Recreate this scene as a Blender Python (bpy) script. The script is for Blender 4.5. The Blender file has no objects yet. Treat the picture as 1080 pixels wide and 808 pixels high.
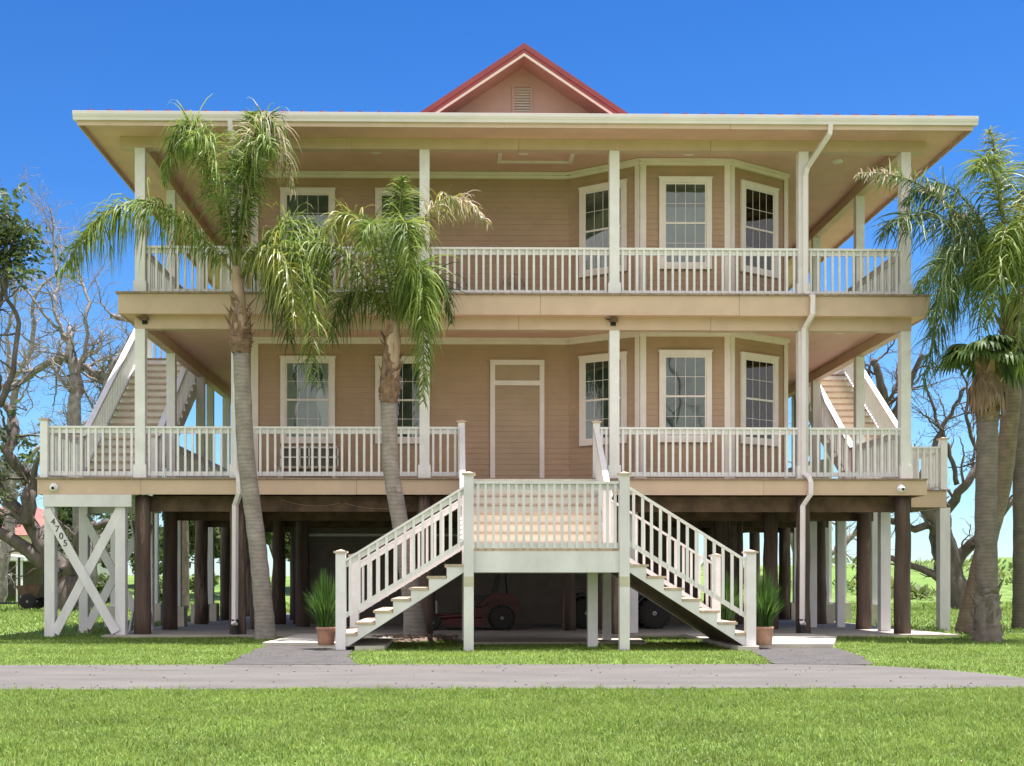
import bpy, math, random
import numpy as np
from mathutils import Vector, Matrix
rnd = random.Random(7)
R = math.radians
S = bpy.context.scene
col = S.collection

# ------------------------------------------------------------------ camera, sky, sun, exposure
cam = bpy.data.cameras.new('camera'); camo = bpy.data.objects.new('camera', cam); col.objects.link(camo)
camo.location = (0, 0, 1.07); camo.rotation_euler = (R(90), 0, R(-.93))
cam.sensor_width = 36; cam.lens = 36*1280/1080; cam.shift_x = 38/1080; cam.shift_y = 209/1080
cam.clip_start = .1; cam.clip_end = 3000
S.camera = camo
SUN = Vector((.20, .07, 1)).normalized()
w = bpy.data.worlds.new('World'); S.world = w; w.use_nodes = True
nt = w.node_tree; nt.nodes.clear()
sky = nt.nodes.new('ShaderNodeTexSky'); sky.sky_type = 'NISHITA'; sky.sun_disc = False
sky.sun_elevation = math.asin(SUN.z); sky.sun_rotation = math.atan2(SUN.x, SUN.y)
sky.air_density = 1.0; sky.dust_density = .3; sky.ozone_density = 2.0; sky.altitude = 0
def N_(t, **k):
    n = nt.nodes.new(t)
    for a, v in k.items(): setattr(n, a, v)
    return n
tint = N_('ShaderNodeMixRGB', blend_type='MULTIPLY'); tint.inputs[0].default_value = 1; tint.inputs[2].default_value = (.135, .40, .77, 1)
# bright cumulus added to the unseen southern sky as front fill light; the sky over the house is clear
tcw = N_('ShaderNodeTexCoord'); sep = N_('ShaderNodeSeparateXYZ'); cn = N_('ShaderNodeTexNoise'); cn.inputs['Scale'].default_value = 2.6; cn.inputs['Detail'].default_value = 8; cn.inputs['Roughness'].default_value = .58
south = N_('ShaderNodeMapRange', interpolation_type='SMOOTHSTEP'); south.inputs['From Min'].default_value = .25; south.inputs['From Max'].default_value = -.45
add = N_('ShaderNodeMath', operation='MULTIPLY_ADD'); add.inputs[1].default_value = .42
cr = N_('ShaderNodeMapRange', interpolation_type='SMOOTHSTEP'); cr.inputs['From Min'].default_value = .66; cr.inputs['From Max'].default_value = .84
fill_cloud = N_('ShaderNodeVectorMath', operation='SCALE'); fill_cloud.inputs[0].default_value = (1, .97, 1.0); fill_cloud.inputs['Scale'].default_value = 6.0
mixc = N_('ShaderNodeMixRGB')
bg = N_('ShaderNodeBackground'); bg.inputs[1].default_value = .10
ou = N_('ShaderNodeOutputWorld'); L_ = nt.links.new
L_(tcw.outputs['Generated'], sep.inputs[0]); L_(tcw.outputs['Generated'], cn.inputs['Vector'])
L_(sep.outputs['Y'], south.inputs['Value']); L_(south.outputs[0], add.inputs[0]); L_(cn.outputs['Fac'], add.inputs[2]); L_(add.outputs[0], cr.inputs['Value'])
zr = N_('ShaderNodeValToRGB'); e = zr.color_ramp.elements; e[0].position = 0; e[0].color = (.62, .77, .95, 1); e[1].position = .46; e[1].color = (.135, .40, .77, 1)
m1 = e.new(.12); m1.color = (.42, .66, .88, 1); m2 = e.new(.30); m2.color = (.20, .47, .82, 1)
L_(sep.outputs['Z'], zr.inputs[0]); L_(zr.outputs[0], tint.inputs[2])
L_(sky.outputs[0], tint.inputs[1]); L_(cr.outputs[0], mixc.inputs[0]); L_(tint.outputs[0], mixc.inputs[1]); L_(fill_cloud.outputs[0], mixc.inputs[2])
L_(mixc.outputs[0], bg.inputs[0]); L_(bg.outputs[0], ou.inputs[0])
sl = bpy.data.lights.new('sun', 'SUN'); sl.energy = 5.0; sl.angle = R(.5); sl.color = (1, .96, .93)
so = bpy.data.objects.new('sun', sl); col.objects.link(so); so.rotation_euler = SUN.to_track_quat('Z', 'Y').to_euler(); so.location = (10, 5, 40)
S.view_settings.view_transform = 'Standard'; S.view_settings.look = 'None'; S.view_settings.gamma = 1
S.view_settings.exposure = 1.15
S.cycles.max_bounces = 8; S.cycles.diffuse_bounces = 5; S.cycles.transparent_max_bounces = 12

# ------------------------------------------------------------------ materials
def mat(name, base, rough=.6, var=.12, scale=6., bump=0., bscale=60., stretch=(1, 1, 1), spec=.4, metal=0., spots=None, island=0., leaf=False, gen=None):
    m = bpy.data.materials.new(name); m.use_nodes = True
    n = m.node_tree.nodes; l = m.node_tree.links
    b = n['Principled BSDF']; b.inputs['Roughness'].default_value = rough; b.inputs['Metallic'].default_value = metal
    b.inputs['Specular IOR Level'].default_value = spec
    tc = n.new('ShaderNodeTexCoord'); mp = n.new('ShaderNodeMapping'); mp.inputs['Scale'].default_value = stretch
    l.new(tc.outputs['Object'], mp.inputs[0])
    no = n.new('ShaderNodeTexNoise'); no.inputs['Scale'].default_value = scale; no.inputs['Detail'].default_value = 6
    l.new(mp.outputs[0], no.inputs['Vector'])
    rp = n.new('ShaderNodeValToRGB')
    lo = [max(0, c*(1-var*1.6)) for c in base]; hi = [min(1, c*(1+var*1.6)) for c in base]
    rp.color_ramp.elements[0].position = .25; rp.color_ramp.elements[1].position = .75
    rp.color_ramp.elements[0].color = (*lo, 1); rp.color_ramp.elements[1].color = (*hi, 1)
    l.new(no.outputs['Fac'], rp.inputs[0]); out = rp.outputs[0]
    if spots:
        sc_, thr, c2 = spots
        n2 = n.new('ShaderNodeTexNoise'); n2.inputs['Scale'].default_value = sc_; n2.inputs['Detail'].default_value = 8; n2.inputs['Roughness'].default_value = .7
        l.new(mp.outputs[0], n2.inputs['Vector'])
        r2 = n.new('ShaderNodeValToRGB'); r2.color_ramp.elements[0].position = thr; r2.color_ramp.elements[1].position = thr+.08
        l.new(n2.outputs['Fac'], r2.inputs[0])
        mx = n.new('ShaderNodeMixRGB'); mx.inputs[2].default_value = (*c2, 1)
        l.new(r2.outputs[0], mx.inputs[0]); l.new(out, mx.inputs[1]); out = mx.outputs[0]
    if island:
        g = n.new('ShaderNodeNewGeometry'); h = n.new('ShaderNodeHueSaturation')
        ma = n.new('ShaderNodeMath'); ma.operation = 'MULTIPLY_ADD'; ma.inputs[1].default_value = island*1.6; ma.inputs[2].default_value = 1-island*.8
        l.new(g.outputs['Random Per Island'], ma.inputs[0]); l.new(ma.outputs[0], h.inputs['Value'])
        mb = n.new('ShaderNodeMath'); mb.operation = 'MULTIPLY_ADD'; mb.inputs[1].default_value = -.05*island*2; mb.inputs[2].default_value = .5+.05*island
        l.new(g.outputs['Random Per Island'], mb.inputs[0]); l.new(mb.outputs[0], h.inputs['Hue'])
        l.new(out, h.inputs['Color']); out = h.outputs[0]
    l.new(out, b.inputs['Base Color'])
    if bump:
        n3 = n.new('ShaderNodeTexNoise'); n3.inputs['Scale'].default_value = bscale; n3.inputs['Detail'].default_value = 5
        l.new(mp.outputs[0], n3.inputs['Vector'])
        bp = n.new('ShaderNodeBump'); bp.inputs['Strength'].default_value = bump; bp.inputs['Distance'].default_value = .02
        l.new(n3.outputs['Fac'], bp.inputs['Height']); l.new(bp.outputs[0], b.inputs['Normal'])
    if leaf:
        tr = n.new('ShaderNodeBsdfTranslucent'); mixs = n.new('ShaderNodeMixShader'); mixs.inputs[0].default_value = .35
        g2 = n.new('ShaderNodeHueSaturation'); g2.inputs['Hue'].default_value = .485; g2.inputs['Value'].default_value = 1.3; l.new(out, g2.inputs['Color'])
        l.new(g2.outputs[0], tr.inputs[0]); l.new(b.outputs[0], mixs.inputs[1]); l.new(tr.outputs[0], mixs.inputs[2])
        l.new(mixs.outputs[0], n['Material Output'].inputs[0])
    return m

M = {}
M['white'] = mat('white_paint', (.79, .765, .785), .5, .05, 5, .08, 30, spots=(4., .70, (.50, .48, .42)))
M['white_worn'] = mat('worn_white_paint', (.68, .665, .69), .6, .07, 4, .15, 25, stretch=(1, 1, .4), spots=(9., .66, (.30, .28, .24)))
M['trim'] = mat('window_trim', (.85, .745, .72), .45, .04, 4)
M['tan'] = mat('tan_siding', (.46, .305, .212), .6, .05, 2.5, .1, 50)
M['tan_door'] = mat('tan_door_boards', (.45, .32, .225), .6, .05, 2.5, .1, 50)
M['beige'] = mat('beige_fascia', (.585, .43, .325), .55, .05, 3, .06, 20, spots=(2., .72, (.46, .34, .24)))
M['soffit'] = mat('beige_soffit', (.74, .46, .395), .6, .05, 2)
M['deckedge'] = mat('deck_board_edge', (.30, .22, .17), .8, .25, 14)
M['tread'] = mat('worn_tread_board', (.50, .38, .29), .75, .15, 9, .2, 40, spots=(6., .62, (.68, .63, .56)))
M['riser'] = mat('cream_riser', (.74, .69, .60), .6, .06, 5)
M['cap'] = mat('post_cap_wood', (.55, .42, .33), .7, .12, 12)
M['gutter'] = mat('gutter_metal', (.76, .69, .71), .4, .05, 1.5, spots=(2.5, .66, (.60, .62, .55)))
M['red'] = mat('red_roof_metal', (.31, .066, .072), .4, .10, 2, spots=(3., .64, (.50, .13, .13)))
M['gable'] = mat('pinkish_gable_board', (.49, .33, .29), .6, .05, 3)
M['louvre'] = mat('grey_louvre', (.55, .55, .50), .5, .06, 8)
M['pile'] = mat('creosote_pile', (.105, .072, .058), .85, .35, 5, .7, 25, stretch=(1, 1, .12), spots=(3.5, .56, (.24, .175, .14)))
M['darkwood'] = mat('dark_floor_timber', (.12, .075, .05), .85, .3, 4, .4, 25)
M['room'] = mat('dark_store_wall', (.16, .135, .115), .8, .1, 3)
M['conc'] = mat('concrete', (.52, .48, .42), .85, .10, 2.5, .25, 60, spots=(3., .62, (.36, .33, .29)))
M['slab'] = mat('concrete_slab', (.36, .32, .28), .85, .14, 1.2, .2, 50, spots=(2., .6, (.24, .21, .18)))
M['asphalt'] = mat('worn_asphalt', (.146, .133, .121), .9, .13, 1.3, .7, 130, stretch=(.55, 1.5, 1), spots=(7., .62, (.118, .105, .10)))
M['apron'] = mat('cracked_asphalt', (.088, .080, .077), .9, .14, 3., .6, 90, spots=(6., .6, (.055, .05, .05)))
M['black'] = mat('black_plastic', (.02, .02, .022), .5, .2, 10)
M['rubber'] = mat('tyre_rubber', (.022, .021, .02), .8, .2, 20)
M['mred'] = mat('mower_red_paint', (.065, .010, .011), .35, .08, 6)
M['steel'] = mat('grey_steel', (.35, .35, .35), .4, .1, 8, metal=.6)
M['pot'] = mat('terracotta_pot', (.46, .25, .17), .75, .14, 10, .25, 40)
M['potR'] = mat('ribbed_tan_pot', (.50, .30, .20), .75, .14, 10, .25, 40)
M['camw'] = mat('camera_white', (.8, .8, .8), .3, .03, 5)
M['potgrass'] = mat('pot_grass_blade', (.065, .15, .028), .5, .15, 3, island=.55, leaf=True)
M['palm'] = mat('palm_leaflet', (.165, .24, .05), .5, .2, 1.2, island=.55, leaf=True, spec=.28)
M['palmdark'] = mat('palm_leaflet_dark', (.10, .158, .048), .5, .2, 1.2, island=.55, leaf=True, spec=.28)
M['palmyel'] = mat('palm_leaflet_yellow', (.23, .26, .055), .4, .2, 1.2, island=.5, leaf=True)
M['straw'] = mat('dry_leaflet', (.52, .43, .31), .6, .15, 3, island=.4, leaf=True)
M['deadfan'] = mat('dead_fan_leaf', (.30, .215, .135), .7, .2, 3, island=.4, leaf=True)
M['rachis'] = mat('palm_rib', (.20, .20, .07), .5, .2, 6)
M['bark'] = mat('oak_bark', (.105, .085, .075), .9, .3, 5, .9, 14, stretch=(1, 1, .35), spots=(4., .62, (.22, .19, .17)))
M['deadbark'] = mat('dead_bark', (.26, .23, .21), .9, .28, 5, .7, 14, spots=(5., .60, (.38, .34, .31)))
M['leaf'] = mat('oak_leaf', (.085, .125, .042), .5, .25, .8, island=.6, leaf=True)
M['bush'] = mat('bush_leaf', (.07, .115, .030), .5, .25, .5, island=.6, leaf=True)
M['bushl'] = mat('pale_bush_leaf', (.11, .16, .04), .5, .25, .5, island=.6, leaf=True)
M['mulch'] = mat('bark_mulch', (.17, .12, .09), .9, .35, 25, .8, 50)
M['farwhite'] = mat('far_wall_paint', (.72, .62, .56), .7, .06, 1)
M['farred'] = mat('far_red_roof', (.30, .12, .095), .6, .12, 1.5)
M['chair'] = mat('chair_iron', (.30, .25, .22), .5, .1, 10)
M['cable'] = mat('cable_jacket', (.25, .18, .12), .6, .1, 8)

def trunk_mat(name, base, ring, c2):
    m = mat(name, base, .85, .18, 5, .35, 40, spots=(3.5, .62, c2))
    n = m.node_tree.nodes; l = m.node_tree.links
    wv = n.new('ShaderNodeTexWave'); wv.bands_direction = 'Z'; wv.inputs['Scale'].default_value = ring; wv.inputs['Distortion'].default_value = 6.0; wv.inputs['Detail'].default_value = 3
    tc = [x for x in n if x.type == 'TEX_COORD'][0]; l.new(tc.outputs['Object'], wv.inputs['Vector'])
    b = n['Principled BSDF']; src = b.inputs['Base Color'].links[0].from_socket
    mx = n.new('ShaderNodeMixRGB'); mx.blend_type = 'MULTIPLY'; mx.inputs[0].default_value = .30
    rp = n.new('ShaderNodeValToRGB'); rp.color_ramp.elements[0].color = (.45, .42, .40, 1); rp.color_ramp.elements[0].position = .1; rp.color_ramp.elements[1].position = .45
    l.new(wv.outputs['Fac'], rp.inputs[0]); l.new(src, mx.inputs[1]); l.new(rp.outputs[0], mx.inputs[2]); l.new(mx.outputs[0], b.inputs['Base Color'])
    return m
M['ptrunk'] = trunk_mat('grey_palm_trunk', (.30, .265, .24), 4.2, (.17, .145, .13))
M['ptrunk2'] = trunk_mat('brown_palm_trunk', (.20, .15, .125), 4.2, (.30, .245, .21))
M['ptrunk3'] = trunk_mat('weathered_palm_trunk', (.165, .14, .12), 4.6, (.10, .085, .075))
M['boot'] = mat('palm_boots', (.23, .145, .10), .85, .35, 9, .7, 25, spots=(5., .60, (.55, .43, .33)))
M['shaft'] = mat('palm_leaf_base', (.46, .33, .24), .75, .3, 6, .4, 20, stretch=(1, 1, .3), spots=(4., .62, (.24, .13, .08)))

# grass materials
def grass_mat(name, base, isl):
    m = mat(name, base, .6, .16, .9, island=isl, leaf=True, spec=.25, spots=(2.3, .53, (base[0]*.80, base[1]*.86, base[2]*.75)))
    return m
M['blade'] = grass_mat('lawn_blade', (.174, .252, .052), .42)
M['lawn'] = mat('lawn_soil', (.13, .20, .040), .9, .28, 2.2, .6, 60, spots=(22., .60, (.075, .12, .025)))
M['levee'] = mat('levee_grass', (.125, .205, .036), .9, .2, .35, .8, 5, spots=(.9, .60, (.10, .165, .035)))

def glass_mat():
    m = bpy.data.materials.new('window_glass'); m.use_nodes = True
    n = m.node_tree.nodes; l = m.node_tree.links
    n.remove(n['Principled BSDF'])
    t = n.new('ShaderNodeBsdfTransparent'); t.inputs[0].default_value = (.92, .95, .93, 1)
    g = n.new('ShaderNodeBsdfGlossy'); g.inputs['Roughness'].default_value = .02
    tc = n.new('ShaderNodeTexCoord'); no = n.new('ShaderNodeTexNoise'); no.inputs['Scale'].default_value = 1.6; no.inputs['Detail'].default_value = 1; bp = n.new('ShaderNodeBump'); bp.inputs['Strength'].default_value = .12; bp.inputs['Distance'].default_value = .02
    l.new(tc.outputs['Object'], no.inputs['Vector']); l.new(no.outputs['Fac'], bp.inputs['Height']); l.new(bp.outputs[0], g.inputs['Normal'])
    f = n.new('ShaderNodeFresnel'); f.inputs['IOR'].default_value = 1.75
    x = n.new('ShaderNodeMixShader'); l.new(f.outputs[0], x.inputs[0]); l.new(t.outputs[0], x.inputs[1]); l.new(g.outputs[0], x.inputs[2])
    l.new(x.outputs[0], n['Material Output'].inputs[0]); return m
M['glass'] = glass_mat()
M['reflect_green'] = mat('green_pane_reflection', (.17, .26, .205), .8, .35, 2.2)  # green of trees mirrored in the glass, put into the backing colour
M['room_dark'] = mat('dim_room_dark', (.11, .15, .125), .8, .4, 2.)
M['blind'] = mat('grey_blind', (.30, .33, .35), .8, .08, 1.5)
M['sheer'] = mat('white_curtain', (.62, .62, .62), .8, .10, 3, stretch=(6, 1, .5))

# ------------------------------------------------------------------ mesh builder
OFF = {}
class G:
    def __init__(s): s.v = []; s.f = []
    def add(s, vs, fs):
        o = len(s.v); s.v += [tuple(v) for v in vs]; s.f += [tuple(i+o for i in f) for f in fs]; return s
    def hexa(s, p):
        return s.add(p, [(0,3,2,1),(4,5,6,7),(0,1,5,4),(1,2,6,5),(2,3,7,6),(3,0,4,7)])
    def box(s, x0, x1, y0, y1, z0, z1):
        return s.hexa([(x0,y0,z0),(x1,y0,z0),(x1,y1,z0),(x0,y1,z0),(x0,y0,z1),(x1,y0,z1),(x1,y1,z1),(x0,y1,z1)])
    def cbox(s, c, sz, rz=0):
        cx, cy, cz = c; a, b, h = sz[0]/2, sz[1]/2, sz[2]/2; ca, sa = math.cos(rz), math.sin(rz)
        P = []
        for z in (-h, h):
            for x, y in ((-a,-b),(a,-b),(a,b),(-a,b)): P.append((cx+x*ca-y*sa, cy+x*sa+y*ca, cz+z))
        return s.hexa(P)
    def fbox(s, fr, u0, u1, n0, n1, z0, z1):
        (ox, oy), (ux, uy) = fr; nx, ny = uy, -ux
        P = []
        for z in (z0, z1):
            for u, n in ((u0,n1),(u1,n1),(u1,n0),(u0,n0)): P.append((ox+u*ux+n*nx, oy+u*uy+n*ny, z))
        return s.hexa(P)
    def beam(s, p, q, wd, h, plumb=True):      # box from p to q; ends cut plumb
        p, q = Vector(p), Vector(q); d = q-p; hd = Vector((d.x, d.y, 0)); hd = hd.normalized() if hd.length > 1e-6 else Vector((1, 0, 0))
        sd = Vector((-hd.y, hd.x, 0))*wd/2; up = Vector((0, 0, h/2))
        if not plumb: up = d.cross(sd).normalized()*h/2*-1; up = up if up.z > 0 else -up
        return s.hexa([p-sd-up, q-sd-up, q+sd-up, p+sd-up, p-sd+up, q-sd+up, q+sd+up, p+sd+up])
    def tube(s, pts, rs, n=8, cap=True, jit=0., sq=False, rg=rnd):
        pts = [Vector(p) for p in pts]; k = len(pts)
        if not hasattr(rs, '__len__'): rs = [rs]*k
        o = len(s.v); ref = None
        for i, p in enumerate(pts):
            d = (pts[min(i+1, k-1)]-pts[max(i-1, 0)]).normalized()
            if ref is None: ref = Vector((0, 1, 0)) if abs(d.y) < .9 else Vector((1, 0, 0))
            a = (ref-d*ref.dot(d)).normalized(); b = d.cross(a); ref = a
            for j in range(n):
                t = 2*math.pi*(j+(.5 if sq else 0))/n; r = rs[i]*(1+(rg.uniform(-jit, jit) if jit else 0))
                s.v.append(tuple(p+a*math.cos(t)*r+b*math.sin(t)*r))
        for i in range(k-1):
            for j in range(n):
                j2 = (j+1) % n; s.f.append((o+i*n+j, o+i*n+j2, o+(i+1)*n+j2, o+(i+1)*n+j))
        if cap: s.f.append(tuple(o+j for j in reversed(range(n)))); s.f.append(tuple(o+(k-1)*n+j for j in range(n)))
        return s
    def lathe(s, c, prof, n=24, axis='z'):
        o = len(s.v)
        for r, h in prof:
            for j in range(n):
                t = 2*math.pi*j/n; x, y = r*math.cos(t), r*math.sin(t)
                s.v.append((c[0]+x, c[1]+y, c[2]+h) if axis == 'z' else (c[0]+x, c[1]+h, c[2]+y))
        for i in range(len(prof)-1):
            for j in range(n):
                j2 = (j+1) % n; s.f.append((o+i*n+j, o+i*n+j2, o+(i+1)*n+j2, o+(i+1)*n+j))
        s.f.append(tuple(o+j for j in reversed(range(n)))); s.f.append(tuple(o+(len(prof)-1)*n+j for j in range(n)))
        return s
    def prism(s, poly, ext):                    # planar polygon extruded by vector
        k = len(poly); e = Vector(ext); P = [Vector(p) for p in poly]; P2 = [p+e for p in P]
        return s.add(P+P2, [tuple(range(k)), tuple(range(2*k-1, k-1, -1))]+[(i, (i+1) % k + 0, (i+1) % k + k, i+k)[::-1] for i in range(k)])
    def build(s, name, m, parent=None, smooth=False, loc=None):
        off = Vector(OFF.get(parent.name, (0,0,0))) if parent else Vector(loc or (0,0,0))
        me = bpy.data.meshes.new(name)
        me.from_pydata([tuple(Vector(v)-off) for v in s.v], [], s.f); me.materials.append(m)
        me.update()
        if smooth: me.polygons.foreach_set('use_smooth', [True]*len(me.polygons))
        import bmesh
        bm = bmesh.new(); bm.from_mesh(me); bmesh.ops.recalc_face_normals(bm, faces=bm.faces); bm.to_mesh(me); bm.free()
        o = bpy.data.objects.new(name, me); col.objects.link(o)
        if parent: o.parent = parent; OFF[o.name] = off
        else: o.location = off; OFF[o.name] = off
        return o
def tag(o, label, cat, group=None, kind=None):
    if label: o['label'] = label
    if cat: o['category'] = cat
    if group: o['group'] = group
    if kind: o['kind'] = kind
    return o
def thing(name, loc, label, cat, group=None):
    o = bpy.data.objects.new(name, None); col.objects.link(o); o.location = loc; OFF[o.name] = Vector(loc); o.empty_display_size = .3
    return tag(o, label, cat, group)
def copy_thing(src, loc, label):
    r = src.copy(); col.objects.link(r); r.location = loc; r['label'] = label; OFF[r.name] = Vector(loc)
    for ch in list(src.children):
        c = ch.copy(); col.objects.link(c); c.parent = r
        for g in list(ch.children):
            d = g.copy(); col.objects.link(d); d.parent = c
    return r
def npmesh(name, V, F, m, parent=None, quads=True, smooth=False):
    me = bpy.data.meshes.new(name); V = np.asarray(V, np.float32); F = np.asarray(F, np.int32)
    off = np.array(OFF.get(parent.name, (0,0,0)), np.float32) if parent else np.zeros(3, np.float32)
    me.vertices.add(len(V)); me.vertices.foreach_set('co', (V-off).ravel())
    k = F.shape[1]; me.loops.add(F.size); me.loops.foreach_set('vertex_index', F.ravel())
    me.polygons.add(len(F)); me.polygons.foreach_set('loop_start', np.arange(0, F.size, k, dtype=np.int32))
    me.polygons.foreach_set('loop_total', np.full(len(F), k, np.int32))
    me.update(calc_edges=True); me.validate(); me.materials.append(m)
    if smooth: me.polygons.foreach_set('use_smooth', [True]*len(me.polygons))
    o = bpy.data.objects.new(name, me); col.objects.link(o)
    if parent: o.parent = parent; OFF[o.name] = Vector(off)
    return o

# ------------------------------------------------------------------ ground
g = G(); NX, NY = 80, 60
def hgt(x, y):
    h = 0.
    # grassy levee behind the house, higher to the right
    t = max(0, min(1, (y-58)/16)); t = t*t*(3-2*t); k = max(0, min(1, (x+14)/60))
    h += t*(1.35+1.25*k)*(1+.06*math.sin(x*.21)+.05*math.sin(x*.53+y*.3))
    return h
xs = [-900, -500, -250, -140]+[-100+i*4 for i in range(51)]+[140, 250, 500, 900]
ys = [-300, -100, -30, 0]+[4+i*4 for i in range(25)]+[115, 150, 250, 500, 1200]
for y in ys:
    for x in xs: g.v.append((x, y, hgt(x, y)))
nx = len(xs)
for j in range(len(ys)-1):
    for i in range(nx-1): g.f.append((j*nx+i, j*nx+i+1, (j+1)*nx+i+1, (j+1)*nx+i))
gr_ = g.build('ground', M['lawn'], smooth=True); tag(gr_, None, None, kind='structure')
# levee meadow tint sheet: follows the slope, 1 cm above
g = G(); xs2 = [-60+i*3 for i in range(64)]; ys2 = [57+i*2 for i in range(20)]
for y in ys2:
    for x in xs2: g.v.append((x, y, hgt(x, y)+.012))
for j in range(len(ys2)-1):
    for i in range(len(xs2)-1):
        a = j*len(xs2)+i; g.f.append((a, a+1, a+len(xs2)+1, a+len(xs2)))
g.f = g.f
lv = g.build('levee', M['levee'], smooth=True); tag(lv, None, None, kind='structure')

FAR = [(-60, 15.42), (-30, 15.42)]+[(-15+.4*i, 15.42) for i in range(49)]+[(4.9, 15.31), (5.25, 15.06), (5.55, 14.76), (5.83, 14.38), (6.05, 13.85), (6.24, 13.15), (6.5, 12.3), (6.9, 11.2), (7.2, 9), (7.3, 5), (7.3, -20)]
NEAR = [(-60, 11.92), (-30, 11.92)]+[(-15+.4*i, 11.92) for i in range(49)]+[(4.7, 11.93), (4.95, 11.94), (5.15, 11.95), (5.35, 11.96), (5.55, 11.9), (5.75, 11.75), (5.9, 11.4), (6.1, 10.6), (6.25, 9), (6.3, 5), (6.3, -20)]
g = G(); ROAD = []
for e in (FAR, NEAR): ROAD.append([(x, y+(rnd.uniform(-.028, .028) if -15 <= x < 6 else 0)) for x, y in e])
k = len(FAR)
for z in (.012, -.08):
    for e in ROAD: g.v += [(x, y, z) for x, y in e]
for i in range(k-1): g.f += [(i, k+i, k+i+1, i+1), (2*k+i, 2*k+i+1, 3*k+i+1, 3*k+i), (i, i+1, 2*k+i+1, 2*k+i), (k+i, 3*k+i, 3*k+i+1, k+i+1)]
ROADP = ROAD[0]+ROAD[1][::-1]
tag(g.build('road', M['asphalt']), None, None, kind='structure')
def sheet(poly, z, name, m, th=.12):
    g = G(); g.prism([(x, y, z) for x, y in poly], (0, 0, -th)); o = g.build(name, m); tag(o, None, None, kind='structure'); return o
APL = [(-2.95, 15.41), (-1.22, 15.41), (-1.5, 17.0), (-1.62, 19.55), (-3.12, 19.75), (-3.05, 18.0)]
APR = [(4.05, 15.41), (5.25, 15.25), (5.75, 17.2), (5.96, 19.15), (4.72, 19.15), (4.5, 18.5)]
def rough(P, j=.05, st=.22):
    o = []
    for i in range(len(P)):
        a, b = Vector(P[i]), Vector(P[(i+1) % len(P)]); n = max(1, int((b-a).length/st))
        for k in range(n): q = a.lerp(b, k/n); o.append((q.x+rnd.uniform(-j, j), q.y+rnd.uniform(-j, j)*.5))
    return o
APL = rough(APL); APR = rough(APR)
sheet(APL, .016, 'driveway_apron', M['apron']); sheet(APR, .016, 'driveway_apron', M['apron'])
PADL = [(-3.15, 19.76), (-1.60, 19.56), (-1.55, 18.55), (-1.10, 18.55), (-1.1, 23.0), (-2.95, 23.0)]
PADR = [(4.30, 18.45), (4.62, 18.45), (4.78, 19.16), (5.98, 19.16), (6.8, 21.6), (6.7, 23.0), (4.3, 23.0)]
sheet(PADL, .075, 'concrete_pad', M['conc'], .2); sheet(PADR, .075, 'concrete_pad', M['conc'], .2)
sheet([(-6.7, 23.02), (9.6, 23.02), (9.6, 38), (-6.7, 38)], .05, 'slab', M['slab'], .2)
sheet([(.2, 20.35), (3.2, 20.35), (3.4, 23.01), (-.3, 23.01)], .046, 'slab', M['slab'], .2)

g = G()
for i in range(700):
    x, y = rnd.uniform(-8, 7), rnd.choice([rnd.uniform(11.9, 15.4), 11.93+abs(rnd.gauss(0, .12)), 15.4-abs(rnd.gauss(0, .15))])
    if rnd.random() < .3: x, y = (rnd.uniform(-2.9, -1.3) if rnd.random() < .5 else rnd.uniform(4.4, 5.6)), rnd.uniform(15.4, 19.2)
    if x > 5.2 and y > 12.6: continue
    r = rnd.uniform(.004, .010); g.cbox((x, y, .014+r*.4), (r*2, r*1.6, r), rnd.uniform(0, 3))
M['grit'] = mat('grit', (.20, .185, .17), .9, .3, 30)
tag(g.build('gravel', M['grit']), 'loose pale grit scattered on the asphalt lane', 'gravel', kind='stuff')

# ------------------------------------------------------------------ the house
H = thing('house', (1.32, 27, 0), 'two storey tan house raised on dark piles, white porch railings, red metal roof', 'house')
Z1, Z2, ZC1, ZC2 = 3.04, 6.55, 6.12, 9.56
XL, XR, YP, YW = -6.05, 8.69, 23.4, 25.23
WL, WR, BK = -4.2, 6.864, 34.5
SIDE_L = [25.9, 28.87, 32.08, 35.2]; SIDE_R = [26.05, 29.2, 32.2, 35.2]
YB = 36.3
BAY = [(2.344, YW), (3.696, 24.36), (5.515, 24.36), (6.864, YW)]

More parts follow.
